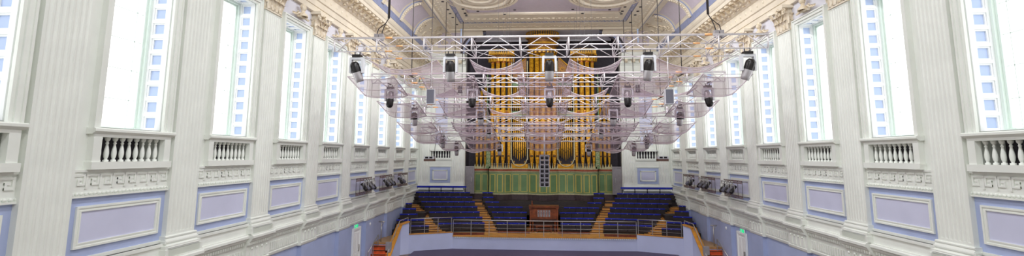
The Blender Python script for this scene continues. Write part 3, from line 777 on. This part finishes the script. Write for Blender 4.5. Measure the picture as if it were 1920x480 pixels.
o = MB(); o.box(-.55, .55, -.2, .12, .40, .46); 
for x in (-.5,.44): o.box(x, x+.06, -.18, .1, 0, .40)
o.box(-.5, .5, -.04, .0, .12, .18)
for k in range(6): o.tube([(-.42+k*.16,-.05,.16),(-.36+k*.16,-.05,.3),(-.3+k*.16,-.05,.16)], .012, 5)
o = o.build('organ_bench', 'mahog', loc=(.03, 32.75, H0+ZF)); tag(o, 'low wooden organist bench pushed up to the brown console', 'bench')
# ------------------------------------------------------------------ organ
OR = thing('pipe_organ', 'huge gilded pipe organ on a green panelled case in the end recess', 'pipe organ', (0, 38.4, H0-3.0))
ORG = Vector((0, 38.4, -3.0))
def part(b, name, m, parent=OR, **k):
    b.v = [(x-ORG.x, y-ORG.y, z-ORG.z) for x, y, z in b.v]
    return b.build(name, m, parent, **k)
def arcpts(x0, x1, y, bulge, n=8): return [(x0+(x1-x0)*i/n, y-bulge*math.sin(PI*i/n)) for i in range(n+1)]
plan = []
secs = [('A',-5.45,-4.32,38.3,0.),('B',-4.2,-2.42,37.75,.45),('C',-2.42,-1.15,37.75,0.),('D',-1.15,1.2,37.7,.6),('C',1.2,2.45,37.75,0.),('B',2.45,4.25,37.75,.45),('A',4.36,5.5,38.3,0.)]
for si, (nm, x0, x1, y, bl) in enumerate(secs):
    pts = arcpts(x0, x1, y, bl, 8 if bl else 2)
    back = [(x1, 39.5), (x0, 39.5)]
    b = MB(); b.prism(pts+back, -2.92, -1.22, 'z', 0)
    for (p, q) in ((pts[0],pts[1]),): pass
    # panels with gold edging following the front
    npan = {'A':2,'B':3,'C':2,'D':3}[nm]; cuts = [i/npan for i in range(npan+1)]
    def at(f, off):
        x = x0+(x1-x0)*f; return (x, y-bl*math.sin(PI*f)-off)
    for a, c in zip(cuts, cuts[1:]):
        a += .04; c -= .04
        for (fa, fb, z0, z1, off, mi) in ((a,c,-2.78,-1.42,.012,2),(a+.0,a+.035,-2.78,-1.42,.03,1),(c-.035,c,-2.78,-1.42,.03,1),(a,c,-2.78,-2.74,.03,1),(a,c,-1.46,-1.42,.03,1)):
            m_ = 4 if fb-fa > .1 else 1
            for j in range(m_):
                p, q = at(fa+(fb-fa)*j/m_, off), at(fa+(fb-fa)*(j+1)/m_, off); p2, q2 = at(fa+(fb-fa)*j/m_, -.02), at(fa+(fb-fa)*(j+1)/m_, -.02)
                b.prism([p,q,q2,p2], z0, z1, 'z', mi)
    part(b, 'case_panel', ['green','goldline','greenp'])
    b = MB()
    for z0, z1, off, mi in ((-1.24,-1.16,.06,1),(-1.16,-1.02,.10,0),(-1.02,-.96,.14,1)):
        P = [(p[0],p[1]-off) for p in pts]; b.prism(P+back, z0, z1, 'z', mi)
    part(b, 'case_moulding', ['redm','creamg'])
    b = MB(); P = [(p[0],p[1]-.06) for p in pts]; b.prism(P+back, -2.96, -2.88, 'z'); part(b, 'base_moulding', 'creamg')
    b = MB(); P = [(p[0],p[1]-.05) for p in pts]; b.prism(P+back, -3.9, -2.95, 'z'); part(b, 'plinth', 'plinth')
def pipe(x, y, z0, z1, r, m='gold', mouth=True, foot=.9, parent=OR, n=12):
    b = MB(); zf = z0+foot
    b.lathe([(r*.28,z0),(r*.34,z0+.06),(r*.95,zf)], (x,y,0), n, 0)
    b.lathe([(r*.97,zf),(r,zf+.05),(r,z1),(r*.8,z1)], (x,y,0), n, 0)
    if r > .1:
        for zz in (zf+1.2, zf+2.6, z1-.5):
            if zz < z1-.2: b.lathe([(r,zz),(r+.012,zz+.02),(r+.012,zz+.1),(r,zz+.12)], (x,y,0), n, 2)
        for q in (-1, 1): b.box(x+q*r*.62-.012, x+q*r*.62+.012, y-r*1.02, y-r*.7, zf-.02, zf+.2, 2)
    b.box(x-r*.6, x+r*.6, y-r*1.03, y-r*.72, zf+.02, zf+.02+max(.06,r*.5), 1)
    return part(b, 'organ_pipe', [m,'dark','copper'])
Zp = -.96
# central tower and side towers
for i in range(5):
    t_ = -1+i*.5; pipe(.03+t_*.88, 37.75-.55*math.cos(t_*1.35), Zp, 8.7, .19 if i != 2 else .22)
for s_ in (-1, 1):
    for i in range(4):
        t_ = -1+i*2/3; pipe(s_*3.32+t_*.66, 37.85-.4*math.cos(t_*1.3), Zp, 7.9, .17 if i in (1,2) else .13)
    pipe(s_*4.05, 38.0, Zp, 5.8, .09)
    for i in range(3): pipe(s_*(4.62+i*.34), 38.6, Zp, 5.0+.3*(2-i), .12, 'gold2')
    # flat: three tiers of small pipes
    for i in range(7):
        x = s_*(1.36+i*.155); dz = .35*abs(i-3)/3
        pipe(x, 38.0, -.35+dz, 3.1, .055, 'gold2', foot=.6, n=8)
        pipe(x, 38.05, 3.6, 5.6, .055, 'gold2', foot=.4, n=8)
    for i in range(7): pipe(s_*(1.36+i*.155), 38.1, 5.8, 7.0-.18*i, .05, 'copper', foot=.3, n=8)
    x0, x1 = s_*1.26, s_*2.4; b = MB(); b.box(x0, x1, 37.86, 38.2, 3.1, 3.55, 0); b.box(x0, x1, 37.82, 38.2, 3.28, 3.36, 1); part(b, 'transom', ['greenp','goldline'])
    b = MB(); b.box(x0, x1, 37.86, 38.2, 5.6, 5.85, 0); part(b, 'transom', ['greenp','goldline'])
    b = MB(); xc = s_*1.83; P = [(xc+.6*math.cos(PI+PI*i/12), -.28+.55*math.sin(PI+PI*i/12)) for i in range(13)]
    for p, q in zip(P, P[1:]):                 # U-shaped arch with carved spandrel
        b.prism([(p[0],p[1]),(q[0],q[1]),((q[0]-xc)*.88+xc,(q[1]+.28)*.88-.28),((p[0]-xc)*.88+xc,(p[1]+.28)*.88-.28)], 37.72, 37.82, 'y', 0)
    b.box(xc-.66, xc+.66, 37.8, 37.9, -.96, -.62, 1)
    for i in range(14): spiral(b, (xc-.58+i*.09, 37.8, -.86+.06*(i%2)), (1,0,0), (0,0,1), .09, 1.3, .025, 1, (-1)**i)
    for q in (-1, 1):
        b.box(xc+q*.60, xc+q*.68, 37.72, 37.9, -.3, 7.6, 0)
        for i in range(3): spiral(b, (xc+q*(.5-.04*i), 37.8, -.7+.12*i), (1,0,0), (0,0,1), .07, 1.2, .02, 1, q)
    part(b, 'arched_screen', ['creamg','gold2'])
    b = MB(); b.prism([(s_*1.28,6.3),(s_*1.28,7.9),(s_*2.35,6.9),(s_*2.35,6.3)], 37.84, 37.95, 'y', 0)   # raking pediment
    b.tube([(s_*1.25,37.8,7.95),(s_*2.4,37.8,6.9)], .06, 6, 1); spiral(b, (s_*1.6,37.8,6.9), (1,0,0), (0,0,1), .2, 1.5, .03, 1)
    part(b, 'raking_crest', ['goldd','gold2'])
    b = MB(); 
    for i in range(4): spiral(b, (s_*4.25, 37.6, -.75+i*.32), (1,0,0), (0,0,1), .14, 1.5, .022, 0, s_*(-1)**i)
    b.box(s_*4.4, s_*4.1, 37.62, 37.66, -.96, .3, 1); b.box(s_*4.42, s_*4.36, 37.6, 38.2, -.96, 6.5, 1); b.box(s_*4.36,s_*4.14,37.6,37.7,1.0,2.2,2)
    part(b, 'lyre_ornament', ['creamg','greenp','gold2'])
    b = MB(); 
    for i in range(5): b.ball((s_*(4.5+i*.2), 38.35, -.9), .07, 6); b.prism([(s_*(4.42+i*.22),-.96),(s_*(4.52+i*.22),-.62),(s_*(4.62+i*.22),-.96)], 38.3, 38.36, 'y')
    part(b, 'pipe_cresting', 'creamg')
def crown(xc, yc, rx, ry, z0, tiers, parent=OR):
    b = MB()
    for (dz0, dz1, k, mi) in tiers:
        b.lathe([(0,dz0),(k,dz0),(k+.02,dz0+.02),(k+.02,dz1-.02),(k,dz1),(0,dz1)], (xc,yc,z0), 26, mi, sy=ry/rx)
    part(b, 'crown', ['goldd','gold2'], parent)
    top = tiers[-1]; b = MB(); nn = 22; b.lathe([(top[2]-.04,top[1]-.02),(top[2]+.02,top[1]-.02),(top[2]+.02,top[1]+.03),(top[2]-.04,top[1]+.03)], (xc,yc,z0), 26, 0, sy=ry/rx)
    for i in range(nn):
        t_ = PI+PI*i/(nn-1); x = xc+top[2]*math.cos(t_); y = yc+top[2]*ry/rx*math.sin(t_)
        b.box(x-.03, x+.03, y-.03, y+.03, z0+top[1]-.05, z0+top[1]+.26, 0); b.ball((x,y,z0+top[1]+.3), .055, 6, 0)
        x2, y2 = xc+(top[2]+.06)*math.cos(t_+.06), yc+(top[2]+.06)*ry/rx*math.sin(t_+.06)
        spiral(b, (x2, y2, z0+top[1]-.1), (-math.sin(t_),math.cos(t_),0), (0,0,1), .08, 1.3, .022, 0)
        if i % 2: 
            k2 = tiers[0][2]+.04; x3, y3 = xc+k2*math.cos(t_), yc+k2*ry/rx*math.sin(t_); leaf(b, (x3,y3,z0+tiers[0][0]), (math.cos(t_),math.sin(t_),0), (-math.sin(t_),math.cos(t_),0), .3, .2, .08, 0)
    part(b, 'crown_cresting', 'gold2', parent)
crown(.03, 37.75, 1.25, 1.1, 8.08, [(0,.3,1.08,0),(.3,.4,1.2,1),(.4,.75,1.12,0),(.75,.85,1.28,1),(.85,1.3,1.16,0),(1.3,1.42,1.3,1)])
for s_ in (-1, 1): crown(s_*3.3, 37.85, 1.0, .7, 7.5, [(0,.16,.98,1),(.16,.55,.9,0),(.55,.65,1.0,1)])
b = MB()                                      # dark swell box behind the front pipes
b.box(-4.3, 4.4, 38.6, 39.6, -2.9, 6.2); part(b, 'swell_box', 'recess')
# cross bands on the towers
for xc, w_ in ((.03,1.1),(-3.3,.86),(3.3,.86)):
    b = MB()
    for z0, z1, mi in ((3.05,3.2,0),(3.2,3.5,1),(3.5,3.6,0)):
        P = arcpts(xc-w_, xc+w_, 37.8, .42, 10); b.prism(P+[(xc+w_,38.2),(xc-w_,38.2)], z0, z1, 'z', mi)
    part(b, 'tower_band', ['gold2','copper'])
    b = MB()
    for i in range(13): f = i/12; x = xc-w_+2*w_*f; y = 37.62-.42*math.sin(PI*f); b.prism([(x-.06,-.96),(x,-.62),(x+.06,-.96)], y, y+.04, 'y'); b.ball((x,y+.02,-.6), .035, 6)
    part(b, 'pipe_cresting', 'creamg')
#PART3
# ------------------------------------------------------------------ suspended lighting trusses
TR = [(18.0,4.59,8.36,.54),(22.0,3.85,8.25,.44),(25.3,3.15,7.95,.42),(28.0,2.32,7.9,.4),(30.5,1.82,7.9,.38),(32.5,1.38,7.7,.36)]
TN = ['front','second','third','fourth','fifth','rearmost']
DEP = 1.4
def bar(name, m, pts, r, parent, n=6, rr=None):
    b = MB(); b.tube(pts, r, n); return b.build(name, m, parent)
for i, (Y, z, hw, h) in enumerate(TR):
    t = thing('lighting_truss', '%s of the six white aluminium trusses hung across the hall' % TN[i], 'truss', (0, Y, H0+z), group='aluminium trusses across the hall')
    rh = hw-.35
    bar('chord', 'alu', [(-hw,0,0),(hw,0,0)], .042, t, 8); bar('chord', 'alu', [(-hw+.1,0,-h),(hw-.1,0,-h)], .026, t)
    bar('chord', 'alu', [(-rh,DEP,0),(rh,DEP,0)], .026, t); bar('chord', 'alu', [(-rh+.1,DEP,-h),(rh-.1,DEP,-h)], .026, t)
    pit = 1.88; k = int(hw/pit); posts = [-.06+pit*(j+.5) for j in range(-k-1, k+1) if abs(-.06+pit*(j+.5)) < hw-.1]
    for j, x in enumerate(posts):
        b = MB()
        b.tube([(x,0,0),(x,0,-h)], .032, 6); b.tube([(x,DEP,0),(x,DEP,-h)], .02, 6)
        b.tube([(x,0,0),(x,DEP,-h)], .02, 6); b.tube([(x,0,-h),(x,DEP,-h)], .02, 6); b.tube([(x,0,0),(x,DEP,0)], .02, 6)
        b.build('post', 'alu', t)
    xs = [posts[0]-pit]+posts+[posts[-1]+pit]
    for a, c in zip(xs, xs[1:]):
        m_ = (a+c)/2; a_, c_ = max(a,-hw+.1), min(c,hw-.1); m_ = min(max(m_,-hw),hw)
        b = MB(); b.tube([(a_+.05,0,-h),(m_-.08,0,0)], .019, 5); b.tube([(m_+.08,0,0),(c_-.05,0,-h)], .019, 5)
        a2, c2 = max(a_,-rh), min(c_,rh); m2 = min(max(m_,-rh),rh)
        b.tube([(a2,DEP,-h),(m2,DEP,0)], .014, 5); b.tube([(m2,DEP,0),(c2,DEP,-h)], .014, 5)
        b.tube([(a2,0,-h),(m2,DEP,-h)], .013, 5); b.build('diagonal_brace', 'alu', t)
    for s_ in (-1, 1):
        b = MB(); b.tube([(s_*hw,0,0),(s_*(hw-.05),0,-h)], .03, 6); b.tube([(s_*hw,0,-.0),(s_*rh,DEP,-h)], .022, 6); b.tube([(s_*rh,DEP,0),(s_*rh,DEP,-h)], .022, 6); b.build('end_frame', 'alu', t)
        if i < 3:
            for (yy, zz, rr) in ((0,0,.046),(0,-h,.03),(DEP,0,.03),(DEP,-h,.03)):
                b = MB(); b.tube([(s_*6.15-.14,yy,zz),(s_*6.15+.14,yy,zz)], rr, 8); b.build('orange_glint', 'glint', t)  # orange light reflections on the chords, painted as short coloured lengths
# suspension cables, two motor-hoist lines and thin wires for every truss
for i, (Y, z, hw, h) in enumerate(TR):
    X = [6.42,6.5,6.3,6.05,5.9,5.72][i]
    for s_, sd in ((-1,'left'),(1,'right')):
        t = thing('hoist_cable', 'dark hoist cable from the ceiling to the %s truss, %s side' % (TN[i], sd), 'cable', (s_*X, Y+.7, H0+z), group='dark hoist cables')
        r = .034 if i == 0 else .022
        if i == 0:
            bar('cable_run', 'cable', [(0,0,1.0),(0,0,ZC-z-.03)], .05, t)
            for q in (0, 1): bar('cable_tail', 'cable', [(0,0,1.0),(-s_*-.12+(-s_)*-.0,0,.8),(s_*(.22+.2*q),0,.55),(s_*(.28+.2*q),0,.3)], .02, t)
            for q in (0, 1):
                b = MB(); x = s_*(.28+.2*q); b.box(x-.08, x+.08, -.08, .08, .06, .34); b.tube([(x,0,0),(x,0,.08)], .02, 6); b.tube([(x,-.72,.02),(x,.72,.02)], .03, 6); b.build('hoist_motor', 'greydoor', t)
        else:
            bar('cable_run', 'cable', [(0,0,.12),(0,0,ZC-z)], r, t)
            b = MB(); b.lathe([(0,.02),(.1,.04),(.1,.12),(0,.14)], (0,0,0), 10); b.tube([(0,-.72,0),(0,.72,0)], .03, 6); b.tube([(0,0,0),(0,0,.1)], .03, 6); b.build('hook_block', 'black', t)
    if i: 
        for x in (-2.2, 2.2):
            o = MB(); o.tube([(0,0,0),(0,0,ZC-z+.12)], .007, 4); o = o.build('wire_rope', 'cable', loc=(x, Y+.0, H0+z)); tag(o, 'thin wire from the ceiling to the %s truss, %s of centre' % (TN[i], 'left' if x < 0 else 'right'), 'wire', 'thin suspension wires')
# acoustic reflectors
def reflector(label, xc, Yf, zf, hw, dep, sag_f, sag_r, rise, power, tilt, g, hang=(-.05,.06)):
    t = thing('acoustic_reflector', label, 'acoustic reflector', (xc, Yf, H0+zf), group=g)
    n, m_ = 16, 6; T = [];
    def P(u, v):
        sg = sag_f+(sag_r-sag_f)*v+(.3*math.sin(PI*v) if power > 3 else 0); x = u*hw*(1+.02*v)
        return Vector((x, v*dep, -sg*(1-abs(u)**power)+tilt*u*hw+rise*v))
    vs = [P(-1+2*i/n, j/m_) for j in range(m_+1) for i in range(n+1)]; k = len(vs)
    vs += [v+Vector((0,0,.018)) for v in vs]; b = MB(); b.smooth = True
    F = [(j*(n+1)+i, j*(n+1)+i+1, (j+1)*(n+1)+i+1, (j+1)*(n+1)+i) for j in range(m_) for i in range(n)]
    b.add(vs, F+[tuple(q+k for q in f[::-1]) for f in F]); b.smooth = False; b.build('curved_sheet', 'acrylic', t)
    per = [P(-1+2*i/n, 0) for i in range(n+1)]; per2 = [P(-1+2*i/n, 1) for i in range(n+1)]
    b = MB(); b.tube(per, .022, 6); b.tube(per2, .022, 6); b.tube([P(-1,0),P(-1,1)], .022, 6); b.tube([P(1,0),P(1,1)], .022, 6)
    b.tube([P(-1,0),P(1,0)], .014, 5) if power > 3 else None
    b.build('edge_frame', 'acrylicedge', t)
    for v in (.3, .6):
        b = MB(); b.tube([P(-1+2*i/n, v)+Vector((0,0,.03)) for i in range(n+1)], .012, 5); b.build('rib', 'acrylicedge', t)
    for u in (-.7, .7):
        hy, hz = hang; p = P(u, 0 if hy < 0 else 1); b = MB(); b.tube([p,(p.x,hy,hz)], .012, 5); b.ball((p.x,p.y,p.z), .035, 6); b.build('hanger', 'steel', t)
    return t
side_word = {-1:'left', 0:'centre', 1:'right'}
for i, (Y, z, hw, h) in enumerate(TR):
    f = [1,1,.98,.97,.97,.95][i]
    if i < 4:
        for s_, xc, w_, tl in ((-1,-2.08,1.07,0),(1,2.08,1.07,0),(-1,-6.0,1.42,0),(1,6.0,1.42,0)):
            pos = 'inner' if w_ < 1.2 else 'outer'
            reflector('shallow clear reflector behind the %s truss, %s one on the %s' % (TN[i], pos, side_word[s_]), xc*f, Y+DEP+.05, (z-h-.06) if i < 4 else z-h-.49, w_*f, (2.3,1.5,1.5,1.0,1.3)[i], .42 if i < 2 else .3, .12, -.12, 2.0, tl*s_*-1, 'shallow clear acoustic reflectors', (-.05,.06 if i < 4 else .49))
    if i == 5:
        for s_ in (-1, 1): reflector('small clear reflector hung lowest behind the rearmost truss, on the %s' % side_word[s_], s_*4.85, Y+DEP+.05, z-h-.5, .9, .9, .3, .1, 0, 2.0, 0, 'shallow clear acoustic reflectors', (-.05,.54))
    if i >= 1:
        for xc, w_, tl in ((0,1.15,0),(-4.15,1.15,0),(4.15,1.15,0),(-7.45 if i < 5 else -6.5,1.0 if i < 5 else .8,0),(7.45 if i < 5 else 6.5,1.0 if i < 5 else .8,0)):
            s_ = (xc > 0)-(xc < 0); pos = 'middle' if xc == 0 else ('inner' if abs(xc) < 5 else 'outermost')
            sd = '' if xc == 0 else ' on the %s' % side_word[s_]
            reflector('deep trough shaped clear reflector under the %s truss, %s one%s' % (TN[i], pos, sd), xc*f, Y-.1-(2.2 if i < 3 else 1.7), z-h-.06, w_*f, 2.2 if i < 3 else 1.7, .14, .1, -.55 if i < 3 else -.42, 4.0, tl, 'deep clear acoustic reflectors', ((2.2 if i < 3 else 1.7)+.1, .06))
# moving lights
def moving_head(label, X, Y, zt, s=1., up=False, tilt=.0, off=0, g='moving head lights'):
    t = thing('moving_light', label, 'stage light', (X, Y, H0+zt), group=g); t.scale = (s,s,s)
    b = MB(); b.box(-.16,.16,-.14,.14,-.1,.0); b.tube([(-.1,0,0),(-.1,0,.12)], .02, 6); b.tube([(.1,0,0),(.1,0,.12)], .02, 6); b.box(-.03,.03,off-.03,.05,.1,.15) if off else None; b.build('base', 'black', t)
    b = MB(); 
    b.prism([(-.28,-.72),(-.28,-.14),(-.24,-.1),(.24,-.1),(.28,-.14),(.28,-.72),(.21,-.72),(.19,-.2),(-.19,-.2),(-.21,-.72)], -.09, .09, 'y'); b.build('yoke', 'lampwhite', t)
    e = Euler((0, tilt, 0)); 
    hd = thing('head', None, None); hd.parent = t; hd.location = (0,0,-.66); hd.rotation_euler = (.25, tilt, 0) if not up else (PI-.25, tilt, 0)
    b = MB(); b.lathe([(0,.40),(.10,.39),(.15,.33),(.175,.2),(.18,.05),(.18,-.02)], (0,0,0), 14)
    for q in range(6): b.box(-.005+.17*math.cos(q), .005+.17*math.cos(q), .17*math.sin(q)-.02, .17*math.sin(q)+.02, .05, .3)
    b.build('rear_shell', 'black', hd)
    b = MB(); b.lathe([(.18,-.02),(.185,-.1),(.165,-.28),(.14,-.42),(.13,-.42),(.13,-.36),(0,-.36)], (0,0,0), 14); b.build('front_shell', 'lampgrey', hd)
    return t
ml = 0
def px_at(x, y, Y): p = onY(x, y, Y); return p
rows = [(0,[670,845,1030,1215,1402],1.0,False),(1,[730,885,1031,1178,1330],.95,True),(2,[777,901,1150,1275],.9,False),(3,[917,1127],.7,False),(4,[831,1212],.75,False),(5,[857,937,1103,1187],.8,False)]
for i, xs, sc, up in rows:
    Y, z, hw, h = TR[i]
    for j, x in enumerate(xs):
        if len(xs) == 5: w_ = ['far left','inner left','centre','inner right','far right'][j]
        elif len(xs) == 4: w_ = ['outer left','inner left','inner right','outer right'][j]
        else: w_ = ['left','right'][j]
        yy = Y-.0 if i == 0 else Y+.36
        X = px_at(x, 110 if i == 0 else 230, yy)[0]
        tl = {670:.28, 1402:-.28, 1215:-.1, 1330:.15}.get(x, 0.)
        moving_head('%s moving stage light in white yoke hung under the %s truss' % (w_, TN[i]), X, yy, z-h-.14, sc, up, -tl, 0 if i == 0 else -.36/sc)
# small lamps on the trusses
for (x, i, lb) in ((800,2,'left'),(1246,2,'right'),(826,3,'left'),(1225,3,'right'),(866,1,'left'),(1192,1,'right')):
    Y, z, hw, h = TR[i]; X = px_at(x, 230, Y+.7)[0]
    t = thing('spot_lamp', 'small grey spot lamp clamped on the %s truss, %s side' % (TN[i], lb), 'lamp', (X, Y+.02, H0+z-h), group='small truss lamps')
    b = MB(); b.lathe([(0,.18),(.08,.16),(.1,.05),(.1,-.14),(.13,-.16),(.13,-.18),(.09,-.14),(0,-.14)], (0,0,-.3), 12); o = b.build('can', 'lampgrey' if i != 1 else 'black', t); 
    b = MB(); b.tube([(-.13,0,-.3),(-.13,0,-.08),(.13,0,-.08),(.13,0,-.3)], .014, 5); b.tube([(0,0,-.08),(0,0,.02)], .02, 6); b.build('bracket', 'steel', t)
# hung loudspeakers
for s_, sd, x in ((-1,'left',807),(1,'right',1255.5)):
    Y = 19.3; p = px_at(x, 181, Y)
    t = thing('loudspeaker', 'grey rectangular loudspeaker hung on a white rod, %s of the hall' % sd, 'loudspeaker', (p[0], Y, H0+p[2]))
    b = MB(); b.box(-.165,.165,0,.24,-.31,.31); b.box(-.165,.165,-.02,0,-.31,-.29); b.box(-.165,.165,-.02,0,.29,.31); b.box(-.165,-.15,-.02,0,-.29,.29); b.box(.15,.165,-.02,0,-.29,.29); b.build('cabinet', 'spkframe', t)
    b = MB(); b.box(-.15,.15,-.015,0,-.29,.29); b.build('grille', 'spk', t)
    b = MB(); b.tube([(0,.1,.45),(0,.1,4.05-p[2])], .02, 6); b.tube([(-.06,.1,.31),(0,.1,.45)], .012, 5); b.tube([(.06,.1,.31),(0,.1,.45)], .012, 5); b.build('hanging_rod', 'alu', t)
t = thing('line_array_speaker', 'tall column of seven stacked loudspeaker boxes hung on a white pole before the organ', 'loudspeaker', (.06, 30.3, H0+.09))
b = MB(); b.tube([(0,.2,0),(0,.2,1.4)], .05, 8); b.build('hanging_pole', 'lampwhite', t)
b = MB(); b.box(-.3,.3,0,.45,-.06,.0); b.build('rigging_frame', 'greydoor', t)
for k in range(7):
    zc = -.2-.277*k; yo = .004*k*k; c = MB(); c.box(-.3,.3,yo,yo+.4,zc-.13,zc+.13)
    for q in (-1,1): c.box(q*.28,q*.31,yo-.03,yo+.3,zc-.13,zc+.13)
    c.box(-.02,.02,yo-.03,yo,zc-.13,zc+.13); cb = c.build('speaker_box', 'arrayshell', t)
    for q in (-1,1):
        d = MB(); d.lathe([(.085,0),(.08,.03),(.03,.05),(0,.045)], (0,0,0), 14); o = d.build('driver', 'black', cb); o.location = (q*.145, yo-.008, zc); o.rotation_euler = (PI/2,0,0)
        d = MB(); d.box(q*.145-.1, q*.145+.1, yo-.012, yo-.002, zc-.09, zc+.09); d.build('baffle', 'dark', cb)
for s_, sd, x in ((-1,'left',805.5),(1,'right',1242)):
    Y = 31.8; p = px_at(x, 298, Y)
    t = thing('hanging_floodlight', 'white box floodlight with brown underside hung at the %s end of the trusses' % sd, 'floodlight', (p[0], Y, H0+p[2]))
    b = MB(); b.box(-.33,.33,-.25,.3,-.0,.17); b.build('housing', 'lampwhite', t)
    b = MB(); b.box(-.33,.33,-.27,.3,-.15,-.0); b.build('underside', 'brown', t)
    for q in (-1,1):
        b = MB(); b.box(q*.14-.1,q*.14+.1,-.262,-.25,.04,.15); b.build('lens', 'dark', t)
    b = MB(); b.tube([(-s_*.25,.1,.17),(-s_*.45,.1,1.44-p[2])], .016, 6); b.build('hanging_rod', 'cable', t)
for s_, sd, x in ((-1,'left',864.5),(1,'right',1196.5)):
    p = px_at(x, 80, 33.6); q = px_at(x, 54, 33.6); o = MB(); o.tube([(0,0,0),(0,0,q[2]-p[2])], .05, 8); o.lathe([(.09,0),(.09,.05),(.05,.08)], (0,0,q[2]-p[2]-.1), 8)
    o = o.build('ceiling_rod', 'coffer', loc=(p[0], 33.6, H0+p[2])); tag(o, 'short pale blue rod hanging from the ceiling edge, %s of the organ' % sd, 'rod')
# ------------------------------------------------------------------ side-wall lighting bars with lanterns
def lantern_parts(label, loc, rz, tilt, s_):
    t = thing('stage_lantern', label, 'stage light', loc, rz, 'dark lanterns on the side-wall bars')
    b = MB(); b.tube([(-.11,0,.28),(-.11,0,0),(-.11,0,-.02)], .012, 5); b.tube([(.11,0,.28),(.11,0,-.02)], .012, 5); b.tube([(-.11,0,.28),(.11,0,.28)], .014, 5); b.tube([(0,0,.28),(0,0,.36)], .02, 6); b.tube([(0,0,.36),(0,0,.44)], .05, 8); b.build('bracket', 'steel', t)
    h_ = MB(); h_.lathe([(0,-.2),(.07,-.2),(.09,-.14),(.09,.06),(.07,.1),(.07,.24),(.09,.28),(.08,.28),(.06,.22),(0,.22)], (0,0,0), 12); o = h_.build('lamp_body', 'black' if tilt < -.6 else 'spk', t); o.rotation_euler = (PI/2+tilt, 0, 0)
    d = MB(); d.lathe([(.06,.225),(0,.235)], (0,0,0), 12); d = d.build('lens', 'lampwhite', o)
    q = MB(); q.box(-.05,.05,-.12,-.09,-.16,.02); q.build('label_plate', 'lampgrey', o)
    return t
for sx, sd in ((-1,'left'),(1,'right')):
    for k, n, wn in ((5,5,'nearest'),(6,5,'middle'),(7,2,'farthest')):
        y0 = bayY(k)+.12; X = sx*(W-.4)
        t = thing('lighting_bar', '%s dark lattice lighting bar pair over a blue panel, %s wall' % (wn, sd), 'lighting bar', (X, y0, H0-1.6))
        for zz, nm in ((.36,'upper'),(-.36,'lower')):
            b = MB(); L = 2.3
            for dz in (0,.12): b.tube([(0,0,zz+dz-.06),(0,L,zz+dz-.06)], .016, 6)
            for q in range(16): y_ = q*L/16; b.tube([(0,y_,zz-.06),(0,y_+L/32,zz+.06),(0,y_+L/16,zz-.06)], .01, 4)
            b.build('lattice_rail', 'brown', t)
            for y_ in (.3, L-.3): 
                b = MB(); b.tube([(0,y_,zz),(sx*.4,y_,zz)], .018, 6); b.build('wall_bracket', 'steel', t)
        for y_ in (.02, .55, 2.28):
            b = MB(); b.tube([(0,y_,-.42),(0,y_,.42)], .012, 5); b.build('upright', 'black', t)
        for j in range(n):
            yy = y0+.78+j*.34 if n > 2 else y0+.12+j*.62
            lantern_parts('dark stage lantern, %s from the near end, on the %s wall bar, %s wall' % (ORD[j], wn, sd), (X-sx*.17, yy, H0-1.6-.06), -sx*(PI/2-.5)+PI, -.5 if j % 2 else -.7, sx)
# ------------------------------------------------------------------ busts over the windows
for sx, sd in ((-1,'left'),(1,'right')):
    bm_ = bust_mesh(sx); p = None
    for k in range(1, 9):
        loc = (sx*(W-.08), bayY(k)+1.375, H0+5.44)
        if p is None: p = bm_.build('bust', 'carve', loc=loc); o = p
        else: o = p.copy(); COL.objects.link(o); o.location = loc
        tag(o, 'carved stone-coloured bust above a window, %s along the %s wall' % (ORD[k-1], sd), 'bust', 'busts above the windows')
# ------------------------------------------------------------------ exit signs and wall sensors
for sx, sd in ((-1,'left'),(1,'right')):
    t = thing('exit_sign', 'small green running-man exit sign above the white door, %s wall' % sd, 'sign', (sx*(W-.06), 25.1, H0-3.78), sx*-PI/2 if sx < 0 else PI/2)
    t.rotation_euler.z = PI/2 if sx < 0 else -PI/2
    b = MB(); b.box(-.24,.24,-.0,.05,0,.2); b.build('housing', 'lampwhite', t)
    b = MB(); b.box(-.22,.22,-.012,.0,.015,.185); b.build('face', 'exitface', t)
    b = MB(); y_ = -.016
    b.ball((-.02,y_,.155), .014, 6); b.tube([(-.02,y_,.14),(-.03,y_,.09)], .01, 4); b.tube([(-.03,y_,.09),(.0,y_,.06),(-.01,y_,.03)], .008, 4); b.tube([(-.03,y_,.09),(-.06,y_,.06),(-.09,y_,.06)], .008, 4); b.tube([(-.06,y_,.12),(-.02,y_,.13),(.02,y_,.11)], .007, 4)
    b.build('running_figure', 'white', t)
    b = MB(); b.tube([(-.19,y_,.1),(-.12,y_,.1)], .008, 4); b.tube([(-.16,y_,.13),(-.19,y_,.1),(-.16,y_,.07)], .008, 4); b.build('arrow', 'white', t)
    p = onX(680 if sx < 0 else 1378, 425 if sx < 0 else 433, sx*(W-.16)); o = MB(); o.ball((0,0,0), .09, 10, sc=(.5,1,1)); o = o.build('wall_sensor', 'white', loc=(sx*(W-.16),26.9,H0-3.8)); tag(o, 'small round white sensor on the blue pier beside the door, %s wall' % sd, 'sensor')
